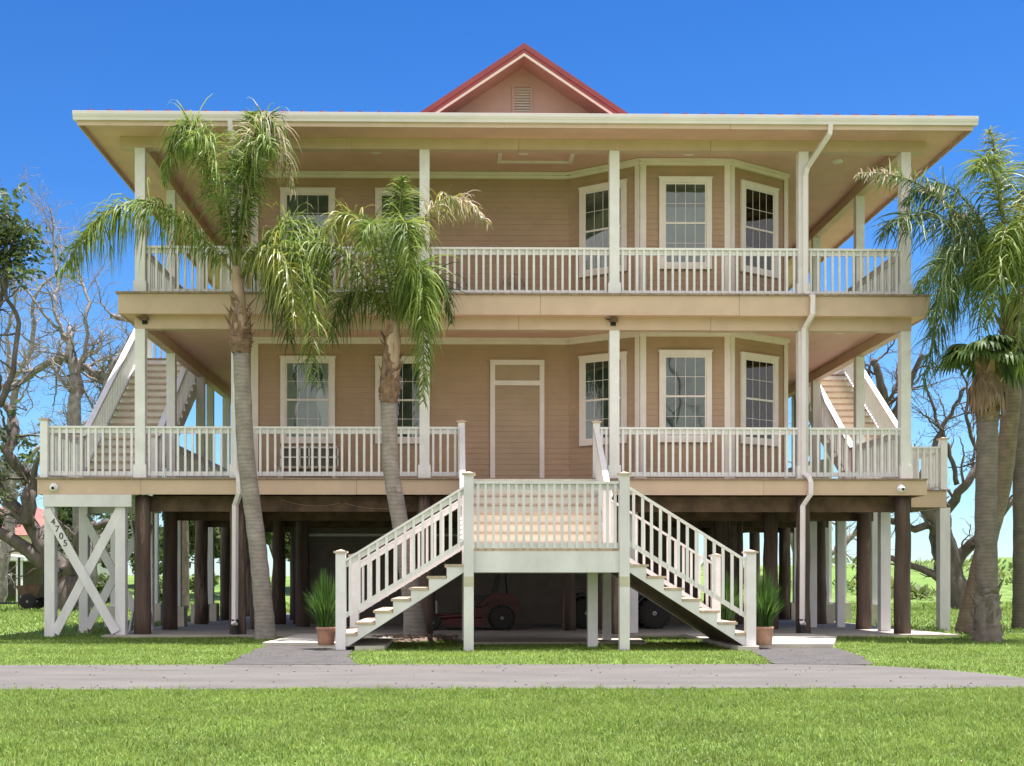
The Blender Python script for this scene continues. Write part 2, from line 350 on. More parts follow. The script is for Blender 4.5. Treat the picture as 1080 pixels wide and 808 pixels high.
def lap(gm, a, b, z0, z1, exp=.114, out=.011):
    a, b = Vector((*a, 0)), Vector((*b, 0)); u = (b-a).normalized(); n = Vector((u.y, -u.x, 0))
    zs = []; z = z0
    o = len(gm.v); prof = []
    while z < z1-1e-4:
        zt = min(z+exp, z1); prof += [(out, z), (.002, zt)]; z = zt
    for (d, z) in prof:
        for p in (a, b): gm.v.append(tuple(p+n*d+Vector((0, 0, z))))
    for i in range(len(prof)-1): gm.f.append((o+2*i, o+2*i+1, o+2*i+3, o+2*i+2))
    return gm
def wall(a, b, z0, z1, name='wall', m='tan'):
    g = G(); lap(g, a, b, z0, z1)
    u = (Vector((*b, 0))-Vector((*a, 0))); L = u.length; u.normalize()
    g.fbox((a, (u.x, u.y)), .0, L, -.14, 0, z0, z1)
    return g.build(name, M[m], H)
for z0, z1 in ((Z1, ZC1), (Z2, ZC2)):
    wall((WL, YW), BAY[0], z0, z1)
    for i in range(3): wall(BAY[i], BAY[i+1], z0, z1, 'bay_wall')
    wall((WR, YW), (WR, BK), z0, z1); wall((WR, BK), (WL, BK), z0, z1); wall((WL, BK), (WL, YW), z0, z1)
    # corner boards
    for (x, y), half in ((BAY[1], .088), (BAY[2], .088)):
        g = G()
        for sgn in (-1, 1):
            d = Vector((1, 0)) if sgn*(1 if x < 4.6 else -1) > 0 else (Vector((-.841, .541)) if x < 4.6 else Vector((.841, .541)))
            if (x < 4.6): u = Vector((1, 0)) if sgn > 0 else Vector((-1.352, .87)).normalized()
            else: u = Vector((-1, 0)) if sgn > 0 else Vector((1.349, .87)).normalized()
            n = Vector((0, -1)) if sgn > 0 else (Vector((-.541, -.841)) if x < 4.6 else Vector((.541, -.841)))
            p = Vector((x, y))
            q = [p+n*.034, p+u*(.12 if sgn > 0 else .10)+n*.034, p+u*(.12 if sgn > 0 else .10), p]
            if sgn > 0: q[0] = p+n*.034-u*.0
            g.prism([(v.x, v.y, z0) for v in q], (0, 0, z1-z0-.13))
        g.build('corner_trim', M['trim'], H)
    G().box(WR-.03, WR+.05, YW-.055, YW+.12, z0, z1-.13).build('corner_trim', M['trim'], H)
    G().box(WL-.05, WL+.10, YW-.045, YW+.10, z0, z1-.13).build('corner_trim', M['trim'], H)
    # crown moulding
    g = G(); P = [(WL, YW)]+BAY+[(WR, 30)]
    for i in range(len(P)-1):
        a, b = Vector(P[i]), Vector(P[i+1]); u = (b-a).normalized()
        e0 = .0 if i == 0 else .02; L = (b-a).length
        g.fbox((a, u), -.02, L+.02, 0, .045+.002*i, z1-.13, z1-.065); g.fbox((a, u), -.03, L+.03, 0, .085+.002*i, z1-.064, z1-.002)
    g.build('crown_moulding', M['trim'], H)

def window(a, u, width, z0, z1, back='reflect_green', blind=None, curtain=False):
    u = Vector(u).normalized(); fr = (a, u); W = width; cw = .105
    g = G()
    g.fbox(fr, 0, W, .002, .052, z1-cw, z1); g.fbox(fr, 0, W, .002, .058, z0, z0+cw)
    g.fbox(fr, -.012, W+.012, .002, .066, z1-.022, z1+.012)
    g.fbox(fr, 0, cw, .002, .050, z0+cw, z1-cw); g.fbox(fr, W-cw, W, .002, .050, z0+cw, z1-cw)
    wo = g.build('window', M['trim'], H)
    a0, a1, b0, b1 = cw, W-cw, z0+cw, z1-cw; mid = (b0+b1)/2
    G().fbox(fr, a0, a1, .003, .018, b0, b1).build('pane_backing', M[back], wo)
    if blind:
        G().fbox(fr, a0+.03, a1-.03, .0185, .020, b0 if blind < 1 else b0, b0+(b1-b0)*min(blind, .985)).build('blind', M['blind'], wo)
    if curtain:
        for sgn in (0, 1):
            g = G(); n = 9; o = None
            pts = []
            for i in range(13):
                t = i/12; z = b1-.02-(b1-b0-.05)*t
                pinch = .10+.08*abs(math.sin(t*math.pi*2.0+.4)) + .05*math.sin(t*9)
                wdt = (.36-pinch)
                x0 = a0+.02 if sgn == 0 else a1-.02; x1 = x0+wdt*(1 if sgn == 0 else -1)
                pts.append((x0, x1, z))
            for i in range(12):
                xa, xb, z = pts[i]; xc, xd, zz = pts[i+1]
                ux, uy = u; nx, ny = uy, -ux
                P = [(a[0]+k*ux+.0195*nx, a[1]+k*uy+.0195*ny, zq) for k, zq in ((xa, z), (xb, z), (xd, zz), (xc, zz))]
                g.add(P, [(0, 1, 2, 3)])
            g.build('curtain', M['sheer'], wo)
    for (s0, s1, nn) in ((mid-.015, b1, .034), (b0, mid+.02, .026)):
        g = G(); t = .032
        g.fbox(fr, a0+.001, a1-.001, .0205, nn, s1-t, s1-.001); g.fbox(fr, a0+.001, a1-.001, .0205, nn+.004, s0, s0+t+.006)
        g.fbox(fr, a0+.001, a0+t, .0205, nn-.002, s0+t, s1-t); g.fbox(fr, a1-t, a1-.001, .0205, nn-.002, s0+t, s1-t)
        sa = g.build('sash', M['trim'], wo)
        G().fbox(fr, a0+t, a1-t, .0215, .0245, s0+t+.006, s1-t).build('pane', M['glass'], wo)
        g = G(); gw = .0048
        for k in (1, 2, 3):
            x = a0+t+(a1-a0-2*t)*k/4; g.fbox(fr, x-gw, x+gw, .0246, .0272, s0+t+.008, s1-t)
        z = (s0+s1)/2; g.fbox(fr, a0+t, a1-t, .0247, .0280, z-gw, z+gw)
        g.build('muntin_grid', M['trim'], wo)
    return wo
def bw(i, off, width):
    a, b = Vector(BAY[i]), Vector(BAY[i+1]); u = (b-a).normalized(); L = (b-a).length
    n = Vector((u.y, -u.x)); return a+u*((L-width)/2+off)+n*.016, u
for lvl, (z0, z1) in enumerate(((3.86, 5.70), (7.34, 9.18))):
    for k, x in enumerate((-3.64, -1.68)):
        window((x, YW-.016), (1, 0), 1.13, z0+.06, z1+.02, 'room_dark' if lvl == 0 and k else 'reflect_green', None, curtain=(lvl == 0 and k == 0))
    for i, offx, bl in ((0, .0, None), (1, 0, .12 if lvl == 0 else .70), (2, .0, .45 if lvl else None)):
        p, u = bw(i, offx, 1.06); window(p, u, 1.06, z0, z1, 'room_dark' if (i, lvl) != (2, 1) else 'reflect_green', bl)
# doorway, closed by matching boards
g = G(); F_ = ((.705, YW-.016), (1, 0)); g.fbox(F_, 0, 1.125, .002, .05, 5.56, 5.665); g.fbox(F_, 0, .10, .002, .045, Z1, 5.56); g.fbox(F_, 1.025, 1.125, .002, .045, Z1, 5.56); g.fbox(F_, .10, 1.025, .002, .045, 5.135, 5.235)
dw = g.build('doorway', M['trim'], H)
g = G(); lap(g, (.807, YW-.020), (1.728, YW-.020), Z1, 5.135, .114); g.fbox(((.807, YW-.020), (1, 0)), 0, .921, -.004, 0, Z1, 5.135); g.build('door', M['tan_door'], dw)
G().fbox(((.807, YW-.020), (1, 0)), 0, .921, -.004, .008, 5.236, 5.559).build('transom', M['tan_door'], dw)

# decks
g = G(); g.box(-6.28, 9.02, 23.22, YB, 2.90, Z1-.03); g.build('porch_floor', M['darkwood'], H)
G().box(XL-.23, XR+.36, 23.14, YB, Z1-.028, Z1).build('porch_floor', M['deckedge'], H)
def boards(g, x0, x1, y0, y1, z0, z1, joints):
    e = [x0]+list(joints)+[x1]
    for i in range(len(e)-1): g.box(e[i]+(.003 if i else 0), e[i+1]-(.003 if i < len(e)-2 else 0), y0-.0015*(i % 2), y1, z0+.002*(i % 3), z1)
g = G(); boards(g, -7.93, 9.05, 23.19, 23.22, 2.72, 3.008, (-6.0, -1.9, 2.1, 5.9)); g.build('deck_fascia', M['beige'], H)
g = G(); g.box(-7.93, -6.285, 23.222, 25.6, 2.90, 3.008); g.build('porch_floor', M['darkwood'], H)
G().box(-7.98, XL-.235, 23.14, 25.75, Z1-.028, Z1).build('porch_floor', M['deckedge'], H)
G().box(-7.96, -7.931, 23.19, 25.6, 2.72, 3.008).build('deck_fascia', M['beige'], H)
# right stair landing deck
G().box(9.05, 10.50, 25.98, 28.2, 2.90, 3.008).build('porch_floor', M['darkwood'], H)
G().box(8.95, 10.62, 25.90, 28.2, Z1-.027, Z1).build('porch_floor', M['deckedge'], H)
G().box(9.021, 10.55, 25.945, 25.978, 2.66, 3.008).build('deck_fascia', M['beige'], H)
G().box(10.50, 10.55, 25.979, 28.2, 2.66, 3.008).build('deck_fascia', M['beige'], H)
G().box(9.02, 9.05, 23.222, 36, 2.72, 3.008).build('deck_fascia', M['beige'], H)
# upper deck
G().box(-6.44, 9.10, 23.03, YB, 6.515, Z2).build('porch_floor', M['deckedge'], H)
g = G(); boards(g, -6.40, 9.06, 23.07, 23.10, 6.135, 6.513, (-2.4, 1.6, 5.4)); g.box(-6.40, -6.37, 23.10, YB, 6.135, 6.513); g.box(9.03, 9.06, 23.10, YB, 6.135, 6.513); g.build('deck_fascia', M['beige'], H)
G().box(-6.365, 9.025, 23.105, YB, 6.15, 6.17).build('soffit', M['soffit'], H)
def beams(zb, zt, ext):
    g = G(); boards(g, XL-.10-ext, XR+.10+ext, YP-.10, YP+.10, zb, zt, (-2.0, 1.2, 4.9)); g.build('beam', M['beige'], H)
    for x in (XL, XR): G().box(x-.09, x+.09, YP+.101, YB-.2, zb+.004, zt).build('beam', M['beige'], H)
beams(5.90, 6.149, 0.0); beams(9.36, 9.565, .28)
for z, x0, x1 in ((ZC1, XL+.095, XR-.095),):
    G().box(x0, x1, YP+.105, YB-.2, z, z+.02).build('porch_ceiling', M['soffit'], H)
g = G(); boards(g, -6.985, 9.64, 22.487, 22.512, 9.475, 9.559, (-3.3, .9, 5.1)); g.box(-6.985, -6.96, 22.513, 38.2, 9.475, 9.566); g.box(9.615, 9.64, 22.513, 38.2, 9.475, 9.566); g.build('eave_board', M['beige'], H)
G().box(-6.98, 9.64, 22.514, 38.2, 9.568, 9.59).build('soffit', M['soffit'], H)
# posts
def post(x, y, z0, z1, base=True, wd=.19):
    g = G(); g.box(x-wd/2, x+wd/2, y-wd/2, y+wd/2, z0, z1)
    if base: g.box(x-.12, x+.12, y-.12, y+.12, z0, z0+.26)
    return g.build('post', M['white'], H)
FX = [XL, -4.214, -.61, 3.045, 6.698, XR]
for zf, zt in ((Z1, 5.898), (Z2, 9.358)):
    for x in FX: post(x, YP, zf, zt)
    for y in SIDE_L: post(XL, y, zf, zt+.003, False, .18)
    for y in SIDE_R: post(XR, y, zf, zt+.003, False, .18)
def railing(root, a, b, h=.95, sp=.14, bwid=.042, low=.05, out=-1, m='white', capw=.10, sub=True, sw=.09):
    a, b = Vector(a), Vector(b); d = b-a; L = Vector((d.x, d.y)).length; hd = Vector((d.x, d.y, 0)).normalized(); n = Vector((hd.y, -hd.x, 0))*(-out)
    k = max(2, round(L/sp)); g = G()
    for i in range(k):
        p = a+d*((i+.5)/k); jx = rnd.uniform(-.003, .003)
        c = p+n*.018+hd*jx; lo = p.z+low; hi = p.z+h-.035
        s0 = d.z/L*bwid/2
        g.cbox((c.x, c.y, (lo+hi)/2), (bwid, .036, hi-lo), math.atan2(hd.y, hd.x))
    r = g.build('railing', M[m], root)
    up = Vector((0, 0, 1))
    g = G(); g.beam(a+up*(h-.02), b+up*(h-.02), capw, .04)
    if sub: g.beam(a+up*(h-.04-sw/2-.002)-n*.021, b+up*(h-.04-sw/2-.002)-n*.021, .036, sw)
    g.build('top_rail', M[m], r)
    G().beam(a+up*(low+.045)-n*.021, b+up*(low+.045)-n*.021, .036, .085).build('bottom_rail', M[m], r)
    return r
h2 = .095
for zf, op in ((Z1, True), (Z2, False)):
    for i in range(5):
        x0, x1 = FX[i]+h2, FX[i+1]-h2
        if op and i == 2: railing(H, (x0, YP, zf), (.05, YP, zf), 1.0)
        elif op and i == 3: railing(H, (3.15, YP, zf), (x1, YP, zf), 1.0)
        else: railing(H, (x0, YP, zf), (x1, YP, zf), 1.0 if op else .95)
railing(H, (2.76, YP, Z1), (2.94, YP, Z1), 1.0)
def newel(root, x, y, z0, z1, wd=.15, m='white', capm='cap'):
    n = G().box(x-wd/2, x+wd/2, y-wd/2, y+wd/2, z0, z1).build('newel_post', M[m], root)
    c = wd/2+.03
    g = G(); g.box(x-c, x+c, y-c, y+c, z1+.0005, z1+.03)
    g.add([(x-c*.8, y-c*.8, z1+.03), (x+c*.8, y-c*.8, z1+.03), (x+c*.8, y+c*.8, z1+.03), (x-c*.8, y+c*.8, z1+.03), (x, y, z1+.06)], [(0,1,4),(1,2,4),(2,3,4),(3,0,4),(3,2,1,0)])
    g.build('post_cap', M[capm], n); return n
newel(H, .10, YP-.02, Z1-.25, 4.12, .13); newel(H, 2.70, YP-.02, Z1-.25, 4.12, .13)
# left extension rails
newel(H, -7.86, 23.32, Z1, 4.14, .14); railing(H, (-7.79, 23.36, Z1), (XL-.10, 23.38, Z1), 1.0)
railing(H, (-7.86, 23.40, Z1), (-7.86, 25.5, Z1), 1.0, out=1)
# side rails of the porches
sl_ = [YP]+SIDE_L; sr_ = [YP]+SIDE_R
for zf in (Z1, Z2):
    for i in range(4):
        if not (zf == Z1 and i == 0): 
            if not (zf == Z2 and i == 2): railing(H, (XL, sl_[i]+.1, zf), (XL, sl_[i+1]-.1, zf), .97, out=1)
        if not (zf == Z1 and i == 1) and not (zf == Z2 and i == 3): railing(H, (XR, sr_[i]+.1, zf), (XR, sr_[i+1]-.1, zf), .97, out=-1)
# right extension rails
newel(H, 10.50, 26.02, Z1-.0, 4.12, .14); railing(H, (XR+.1, 26.03, Z1), (10.43, 26.03, Z1), .93); railing(H, (10.50, 26.1, Z1), (10.50, 27.3, Z1), .93)

# roof
ex0, ex1, ey0, ey1, ez = -7.00, 9.66, 22.46, 38.3, 9.66
sl = .333; half = (ex1-ex0)/2; cx = (ex0+ex1)/2; rz = ez+sl*(ey1-ey0)/2; ra = (ey1-ey0)/2
V = [(ex0,ey0,ez),(ex1,ey0,ez),(ex1,ey1,ez),(ex0,ey1,ez),(cx-(half-ra),ey0+ra,rz),(cx+(half-ra),ey0+ra,rz)]
g = G(); g.add(V, [(0,1,5,4),(1,2,5),(2,3,4,5),(3,0,4)]); g.add([(x, y, z-.06) for x, y, z in V], [(4,5,1,0),(5,2,1),(5,4,3,2),(4,0,3)])
g.add([(ex0,ey0,ez),(ex1,ey0,ez),(ex1,ey1,ez),(ex0,ey1,ez),(ex0,ey0,ez-.06),(ex1,ey0,ez-.06),(ex1,ey1,ez-.06),(ex0,ey1,ez-.06)], [(0,1,5,4),(1,2,6,5),(2,3,7,6),(3,0,4,7)])
roof = g.build('roof', M['red'], H)
g = G(); k = 0; x = ex0+.25
while x < ex1-.2:
    dl = min(x-ex0, ex1-x, ra)*.98
    if dl > .1 and not (-.95 < x < 3.6): g.beam((x, ey0-.05, ez+.035), (x, ey0+dl, ez+.035+sl*(dl+.05)), .05, .095)
    x += .355
y = ey0+.3
while y < ey1-.3:
    dl = min(y-ey0, ey1-y)*.97
    for xx, sg in ((ex0, 1), (ex1, -1)): g.beam((xx-.02*sg, y, ez+.01), (xx+dl*sg, y, ez+.01+sl*dl), .04, .07)
    y += .42
g.build('roof_seam', M['red'], roof)
g = G(); g.box(ex0+.06, ex1-.06, ey0+.055, ey0+.085, 9.592, 9.65); g.box(ex0+.06, ex0+.09, ey0+.09, ey1, 9.592, 9.65); g.box(ex1-.09, ex1-.06, ey0+.09, ey1, 9.592, 9.65)
g.build('eave_fascia', M['beige'], H)
def gutter(a, b, out):
    # K-profile: list of (outward, z)
    prof = [(0, 9.56), (.075, 9.56), (.085, 9.60), (.10, 9.625), (.115, 9.66), (.115, 9.715), (.105, 9.72), (.10, 9.715), (.095, 9.67), (.01, 9.67), (0, 9.715)]
    a, b = Vector((*a, 0)), Vector((*b, 0)); n = Vector((*out, 0))
    g = G(); g.prism([a+n*o+Vector((0, 0, z)) for o, z in prof], b-a)
    return g.build('gutter', M['gutter'], H)
gutter((-7.05, 22.515), (9.71, 22.515), (0, -1))
g = G(); u = G()
G().box(9.645, 9.70, 22.52, 38.2, 9.575, 9.70).build('gutter', M['gutter'], H); G().box(-7.04, -6.985, 22.52, 38.2, 9.575, 9.70).build('gutter', M['gutter'], H)
# front gable
GX, GZ, GB, GW = 1.324, 11.53, 9.85, 2.62
y0, y1, yw = 23.6, 30.0, 24.25
def gp(t, z0=GZ, drop=0): return None
tan = .672
g = G()
for sg in (-1, 1):
    xb = GX+sg*GW; zb = GZ-tan*GW
    g.prism([(GX, y0, GZ), (xb, y0, zb), (xb, y0, zb-.17), (GX, y0, GZ-.17)], (0, y1-y0, 0))
gro = g.build('gable_roof', M['red'], H)
g = G()
for sg in (-1, 1):
    zb = GZ-tan*GW
    g.prism([(GX, y0-.02, GZ+.012), (GX+sg*GW, y0-.02, zb+.012), (GX+sg*GW, y0-.02, zb-.10), (GX, y0-.02, GZ-.10)], (0, .019, 0))
g.build('rake_flashing', M['red'], gro)
g = G()
for sg in (-1, 1):
    zb = GZ-tan*GW-.171
    g.prism([(GX, y0+.012, GZ-.171), (GX+sg*GW, y0+.012, zb), (GX+sg*GW, y0+.012, zb-.055), (GX, y0+.012, GZ-.226)], (0, .03, 0))
g.build('rake_trim', M['trim'], H)
g = G()
for sg in (-1, 1):
    zb = GZ-tan*GW-.19
    g.prism([(GX, y0+.043, GZ-.172), (GX+sg*GW, y0+.043, zb+.018), (GX+sg*GW, y0+.043, zb-.002), (GX, y0+.043, GZ-.192)], (0, yw-y0, 0))
g.build('gable_soffit', M['gable'], H)
g = G(); g.prism([(GX-GW+.1, yw, GB-.2), (GX+GW-.1, yw, GB-.2), (GX, yw, GZ-.19)], (0, .15, 0)); g.build('gable_wall', M['gable'], H)
g = G()
for z in (10.2, 10.38, 10.56, 10.74, 10.92, 11.1): g.box(GX-(GZ-.21-z)/tan+.02, GX+(GZ-.21-z)/tan-.02, yw-.006, yw-.001, z, z+.006)
vt = G(); vx0, vx1, vz0, vz1 = 1.115, 1.525, 10.40, 10.99
vt.box(vx0, vx1, yw-.035, yw-.001, vz1-.045, vz1); vt.box(vx0, vx1, yw-.035, yw-.001, vz0, vz0+.045); vt.box(vx0, vx0+.045, yw-.034, yw-.001, vz0+.045, vz1-.045); vt.box(vx1-.045, vx1, yw-.034, yw-.001, vz0+.045, vz1-.045)
vo = vt.build('gable_vent', M['gable'], H)
g = G()
for i in range(9):
    z = vz0+.055+i*.054; g.hexa([(vx0+.045,yw-.03,z),(vx1-.045,yw-.03,z),(vx1-.045,yw-.006,z+.03),(vx0+.045,yw-.006,z+.03),(vx0+.045,yw-.03,z+.008),(vx1-.045,yw-.03,z+.008),(vx1-.045,yw-.006,z+.038),(vx0+.045,yw-.006,z+.038)])
g.build('louvre', M['louvre'], vo)
# downspouts
def downspout(x, top_dx):
    r = .062
    g = G()
    g.tube([(x+top_dx, 22.47, 9.60), (x+top_dx, 22.5, 9.42), (x+.02, 23.18, 9.02), (x, 23.25, 8.85), (x, 23.25, 6.60)], r, 4, sq=True)
    g.tube([(x, 23.25, 6.62), (x+.03, 23.16, 6.56), (x+.07, 22.98, 6.48), (x+.07, 22.98, 6.16), (x-.02, 23.24, 5.93), (x-.02, 23.24, 3.10)], r, 4, sq=True)
    g.tube([(x-.02, 23.24, 3.14), (x+.04, 23.12, 3.04), (x+.06, 23.08, 2.95), (x+.06, 23.08, 2.74), (x-.05, 23.25, 2.52), (x-.06, 23.26, .32), (x-.06, 23.20, .24)], r, 4, sq=True)
    d = g.build('downspout', M['gutter'], H)
    G().tube([(x-.06, 23.28, .34), (x-.055, 23.28, .05)], .075, 10).build('drain_pipe', M['black'], d)
downspout(6.72, .24); downspout(-4.17, .0)
# ceiling fittings
for x, y, z in ((-1.58, 24.0, ZC2+.008), (1.33, 24.0, ZC2+.008), (4.62, 24.0, ZC2+.008), (7.7, 24.4, ZC2+.008), (-5.1, 24.3, ZC1), (7.75, 24.4, ZC1)):
    G().lathe((x, y, z-.045), [(.06, 0), (.10, .012), (.12, .03), (.125, .0445)], 20).build('ceiling_light', M['trim'], H, True)
g = G(); zc = ZC2+.0075
g.box(.83, 2.35, 23.78, 23.86, zc-.03, zc); g.box(.83, 2.35, 24.52, 24.60, zc-.03, zc); g.box(.83, .91, 23.86, 24.52, zc-.03, zc); g.box(2.27, 2.35, 23.86, 24.52, zc-.03, zc)
g.build('attic_hatch', M['trim'], H)
# piles and floor timbers
def pile(x, y, r=.15, top=2.72):
    n = 7; pts = [(x+rnd.uniform(-.012, .012), y+rnd.uniform(-.01, .01), .0+(top)*i/n) for i in range(n+1)]
    G().tube(pts, [r*(1.08-.12*i/n) for i in range(n+1)], 14, jit=.02).build('piling', M['pile'], H, True)
for y in (23.5, 25.75, 28.9, 32.0, 35.2):
    for x in FX:
        if y > 27 and -4 < x < 5.9 : continue
        if y < 24 and x == 6.698: pile(6.74, 23.48, .13); continue
        pile(x, y)
pile(-3.45, 27.3); pile(-3.75, 29.1, .13); pile(2.35, 25.2, .13); pile(6.15, 27.2, .14); pile(5.75, 26.3, .15)
g = G()
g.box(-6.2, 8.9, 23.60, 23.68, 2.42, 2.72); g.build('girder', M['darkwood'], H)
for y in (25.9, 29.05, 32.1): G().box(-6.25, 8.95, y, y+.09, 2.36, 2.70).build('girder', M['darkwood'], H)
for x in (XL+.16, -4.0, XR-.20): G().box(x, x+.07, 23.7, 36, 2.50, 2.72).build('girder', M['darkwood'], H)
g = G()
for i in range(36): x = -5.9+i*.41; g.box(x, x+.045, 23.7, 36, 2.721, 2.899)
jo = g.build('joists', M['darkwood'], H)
# store room under the house
RY = 29.25
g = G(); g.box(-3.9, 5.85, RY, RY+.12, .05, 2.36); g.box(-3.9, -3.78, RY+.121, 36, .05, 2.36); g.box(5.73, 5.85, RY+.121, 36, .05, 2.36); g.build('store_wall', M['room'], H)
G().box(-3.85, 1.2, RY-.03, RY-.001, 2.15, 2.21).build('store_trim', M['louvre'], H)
# left extension bracing frame
g = G()
wx0, wx1 = -7.68, -6.31
fw = []
def leg(x, y, wd=.19, top=2.70): return G().box(x-wd/2, x+wd/2, y-wd/2, y+wd/2, 0, top)
brf = G().box(-7.84, -6.17, 23.15, 23.19, 2.485, 2.715).build('brace_frame', M['white_worn'], H)
G().box(-7.84, -6.17, 25.45, 25.49, 2.485, 2.715).build('header', M['white_worn'], brf)
for x in (-7.74, -6.40): leg(x, 23.31, .19, 2.70).build('leg', M['white_worn'], brf)
for x in (-7.74, -6.40): leg(x, 25.40, .18, 2.70).build('leg', M['white_worn'], brf)
def brace(p, q, yy, wd=.19, th=.04): 
    d = (Vector(q)-Vector(p)); n = Vector((-d.y, d.x)).normalized()*wd/2
    P = [(p[0]-n.x, yy, p[1]-n.y), (q[0]-n.x, yy, q[1]-n.y), (q[0]+n.x, yy, q[1]+n.y), (p[0]+n.x, yy, p[1]+n.y)]
    return G().prism(P, (0, th, 0)).build('brace', M['white_worn'], brf)
b1 = brace((-7.79, 2.42), (-6.47, .10), 23.165, .17); brace((-7.64, .08), (-6.41, 2.42), 23.212, .17)
brace((-7.74, 2.42), (-6.46, .1), 25.255, .17); brace((-7.66, .1), (-6.42, 2.42), 25.30, .17)
g = G(); g.prism([(-6.33, 23.5, .1), (-6.33, 23.68, .1), (-6.33, 25.3, 2.24), (-6.33, 25.12, 2.24)], (.035, 0, 0)); g.build('brace', M['white_worn'], brf)
g = G(); g.prism([(-6.292, 25.3, .1), (-6.292, 25.12, .1), (-6.292, 23.5, 2.24), (-6.292, 23.68, 2.24)], (.03, 0, 0)); g.build('brace', M['white_worn'], brf)
# house number, digit by digit down the brace
for i, ch in enumerate('4705'):
    cu = bpy.data.curves.new('digit', 'FONT'); cu.body = ch; cu.size = .172; cu.offset = -.0005; cu.extrude = .004; cu.align_x = 'CENTER'; cu.align_y = 'CENTER'
    tmp = bpy.data.objects.new('digit', cu); col.objects.link(tmp)
    dg = bpy.context.evaluated_depsgraph_get(); me = bpy.data.meshes.new_from_object(tmp.evaluated_get(dg)); bpy.data.objects.remove(tmp); 
    t = .098+.058*i; x = -7.79+1.32*t; z = 2.42-2.32*t
    me.transform(Matrix.Translation(Vector((x+.01, 23.159, z))-OFF[H.name]) @ Matrix.Rotation(R(90), 4, 'X')); me.materials.clear(); me.materials.append(M['black'])
    o = bpy.data.objects.new('house_digit', me); col.objects.link(o); o.parent = brf
# posts of the right extension
for x, y in ((10.53, 26.08),): G().box(x-.11, x+.11, y-.11, y+.11, 0, 2.655).build('support_post', M['white_worn'], H)
for x, y, wd in ((8.72, 24.6, .2), (8.55, 26.9, .17), (7.9, 26.8, .16), (3.5, 24.0, .18)): G().box(x-wd/2, x+wd/2, y-wd/2, y+wd/2, 0, 2.70).build('support_post', M['white_worn'], H)
# cable sagging under the floor
g = G(); 
for a, b in (((-3.4, 2.66), (-2.2, 2.60)), ((-2.2, 2.60), (-.9, 2.55))):
    g.tube([(a[0]+(b[0]-a[0])*t, 23.58, a[1]+(b[1]-a[1])*t-.10*4*t*(1-t)) for t in [i/10 for i in range(11)]], .010, 6)
g.build('cable', M['cable'], H, True)

# ------------------------------------------------------------------ front staircase (central flight, landing, two side flights)
ST = thing('front_staircase', (1.38, 20, 0), 'white front staircase, its landing splitting into two side flights', 'staircase')
SX0, SX1, LY0, LY1, LZ = .13, 2.65, 18.62, 21.20, 1.575
G().box(SX0+.01, SX1-.01, LY0+.045, LY1, LZ-.04, LZ).build('landing_floor', M['tread'], ST)
g = G(); g.box(SX0+.06, SX1-.06, LY0+.03, LY0+.07, LZ-.37, LZ-.042); g.box(SX0+.06, SX1-.06, LY1-.05, LY1, LZ-.37, LZ-.042)
g.box(SX0+.02, SX0+.06, LY0+.08, LY1-.06, LZ-.30, LZ-.042); g.box(SX1-.06, SX1-.02, LY0+.08, LY1-.06, LZ-.30, LZ-.042); g.build('rim_joist', M['white_worn'], ST)
for x in (.19, 2.585): newel(ST, x, 18.66, 0, 2.70, .152, 'white_worn')
for x in (.17, 2.63): newel(ST, x, 21.16, 0, 2.66, .14, 'white')
railing(ST, (.275, 18.66, LZ), (2.505, 18.66, LZ), 1.03, .115, .042, .0, m='white_worn')
M['band'] = mat('faded_olive_band', (.50, .48, .36), .6, .08, 5)
for x in (.19, 2.585): G().box(x-.0785, x+.0785, 18.5815, 18.7385, .985, 1.14).build('post_band', M['band'], ST)
for x, y in ((2.20, 19.6),): G().box(x-.08, x+.08, y-.08, y+.08, 0, LZ-.302).build('support_post', M['white_worn'], ST)
NC = 8; rise = (Z1-LZ)/NC
run = (YP-.20-LY1)/NC
for i in range(1, NC):
    z = LZ+rise*i; y = LY1+run*(i-1)
    G().box(SX0+.05, SX1-.05, y-.03, y+run+.02, z-.035, z).build('tread', M['tread'], ST)
for i in range(NC):
    z = LZ+rise*i; y = LY1+run*i
    G().box(SX0+.052, SX1-.052, y+.003, y+.02, z+.001, z+rise-.036).build('riser', M['riser'], ST)
for x in (SX0, SX1-.05):
    P = []
    for i in range(NC): P += [(x, LY1+run*i+.021, LZ+rise*i), (x, LY1+run*i+.021, LZ+rise*(i+1)-.036)]
    P += [(x, YP-.21, Z1-.04), (x, YP-.21, Z1-.45), (x, LY1+.02, LZ-.35)]
    G().prism(P, (.049, 0, 0)).build('stringer', M['white_worn'], ST)
for x, sg in ((.115, 1), (2.69, -1)):
    railing(ST, (x, 23.30, Z1+.10), (x, 21.24, LZ+.10), .90, .13, .04, .0, out=sg)
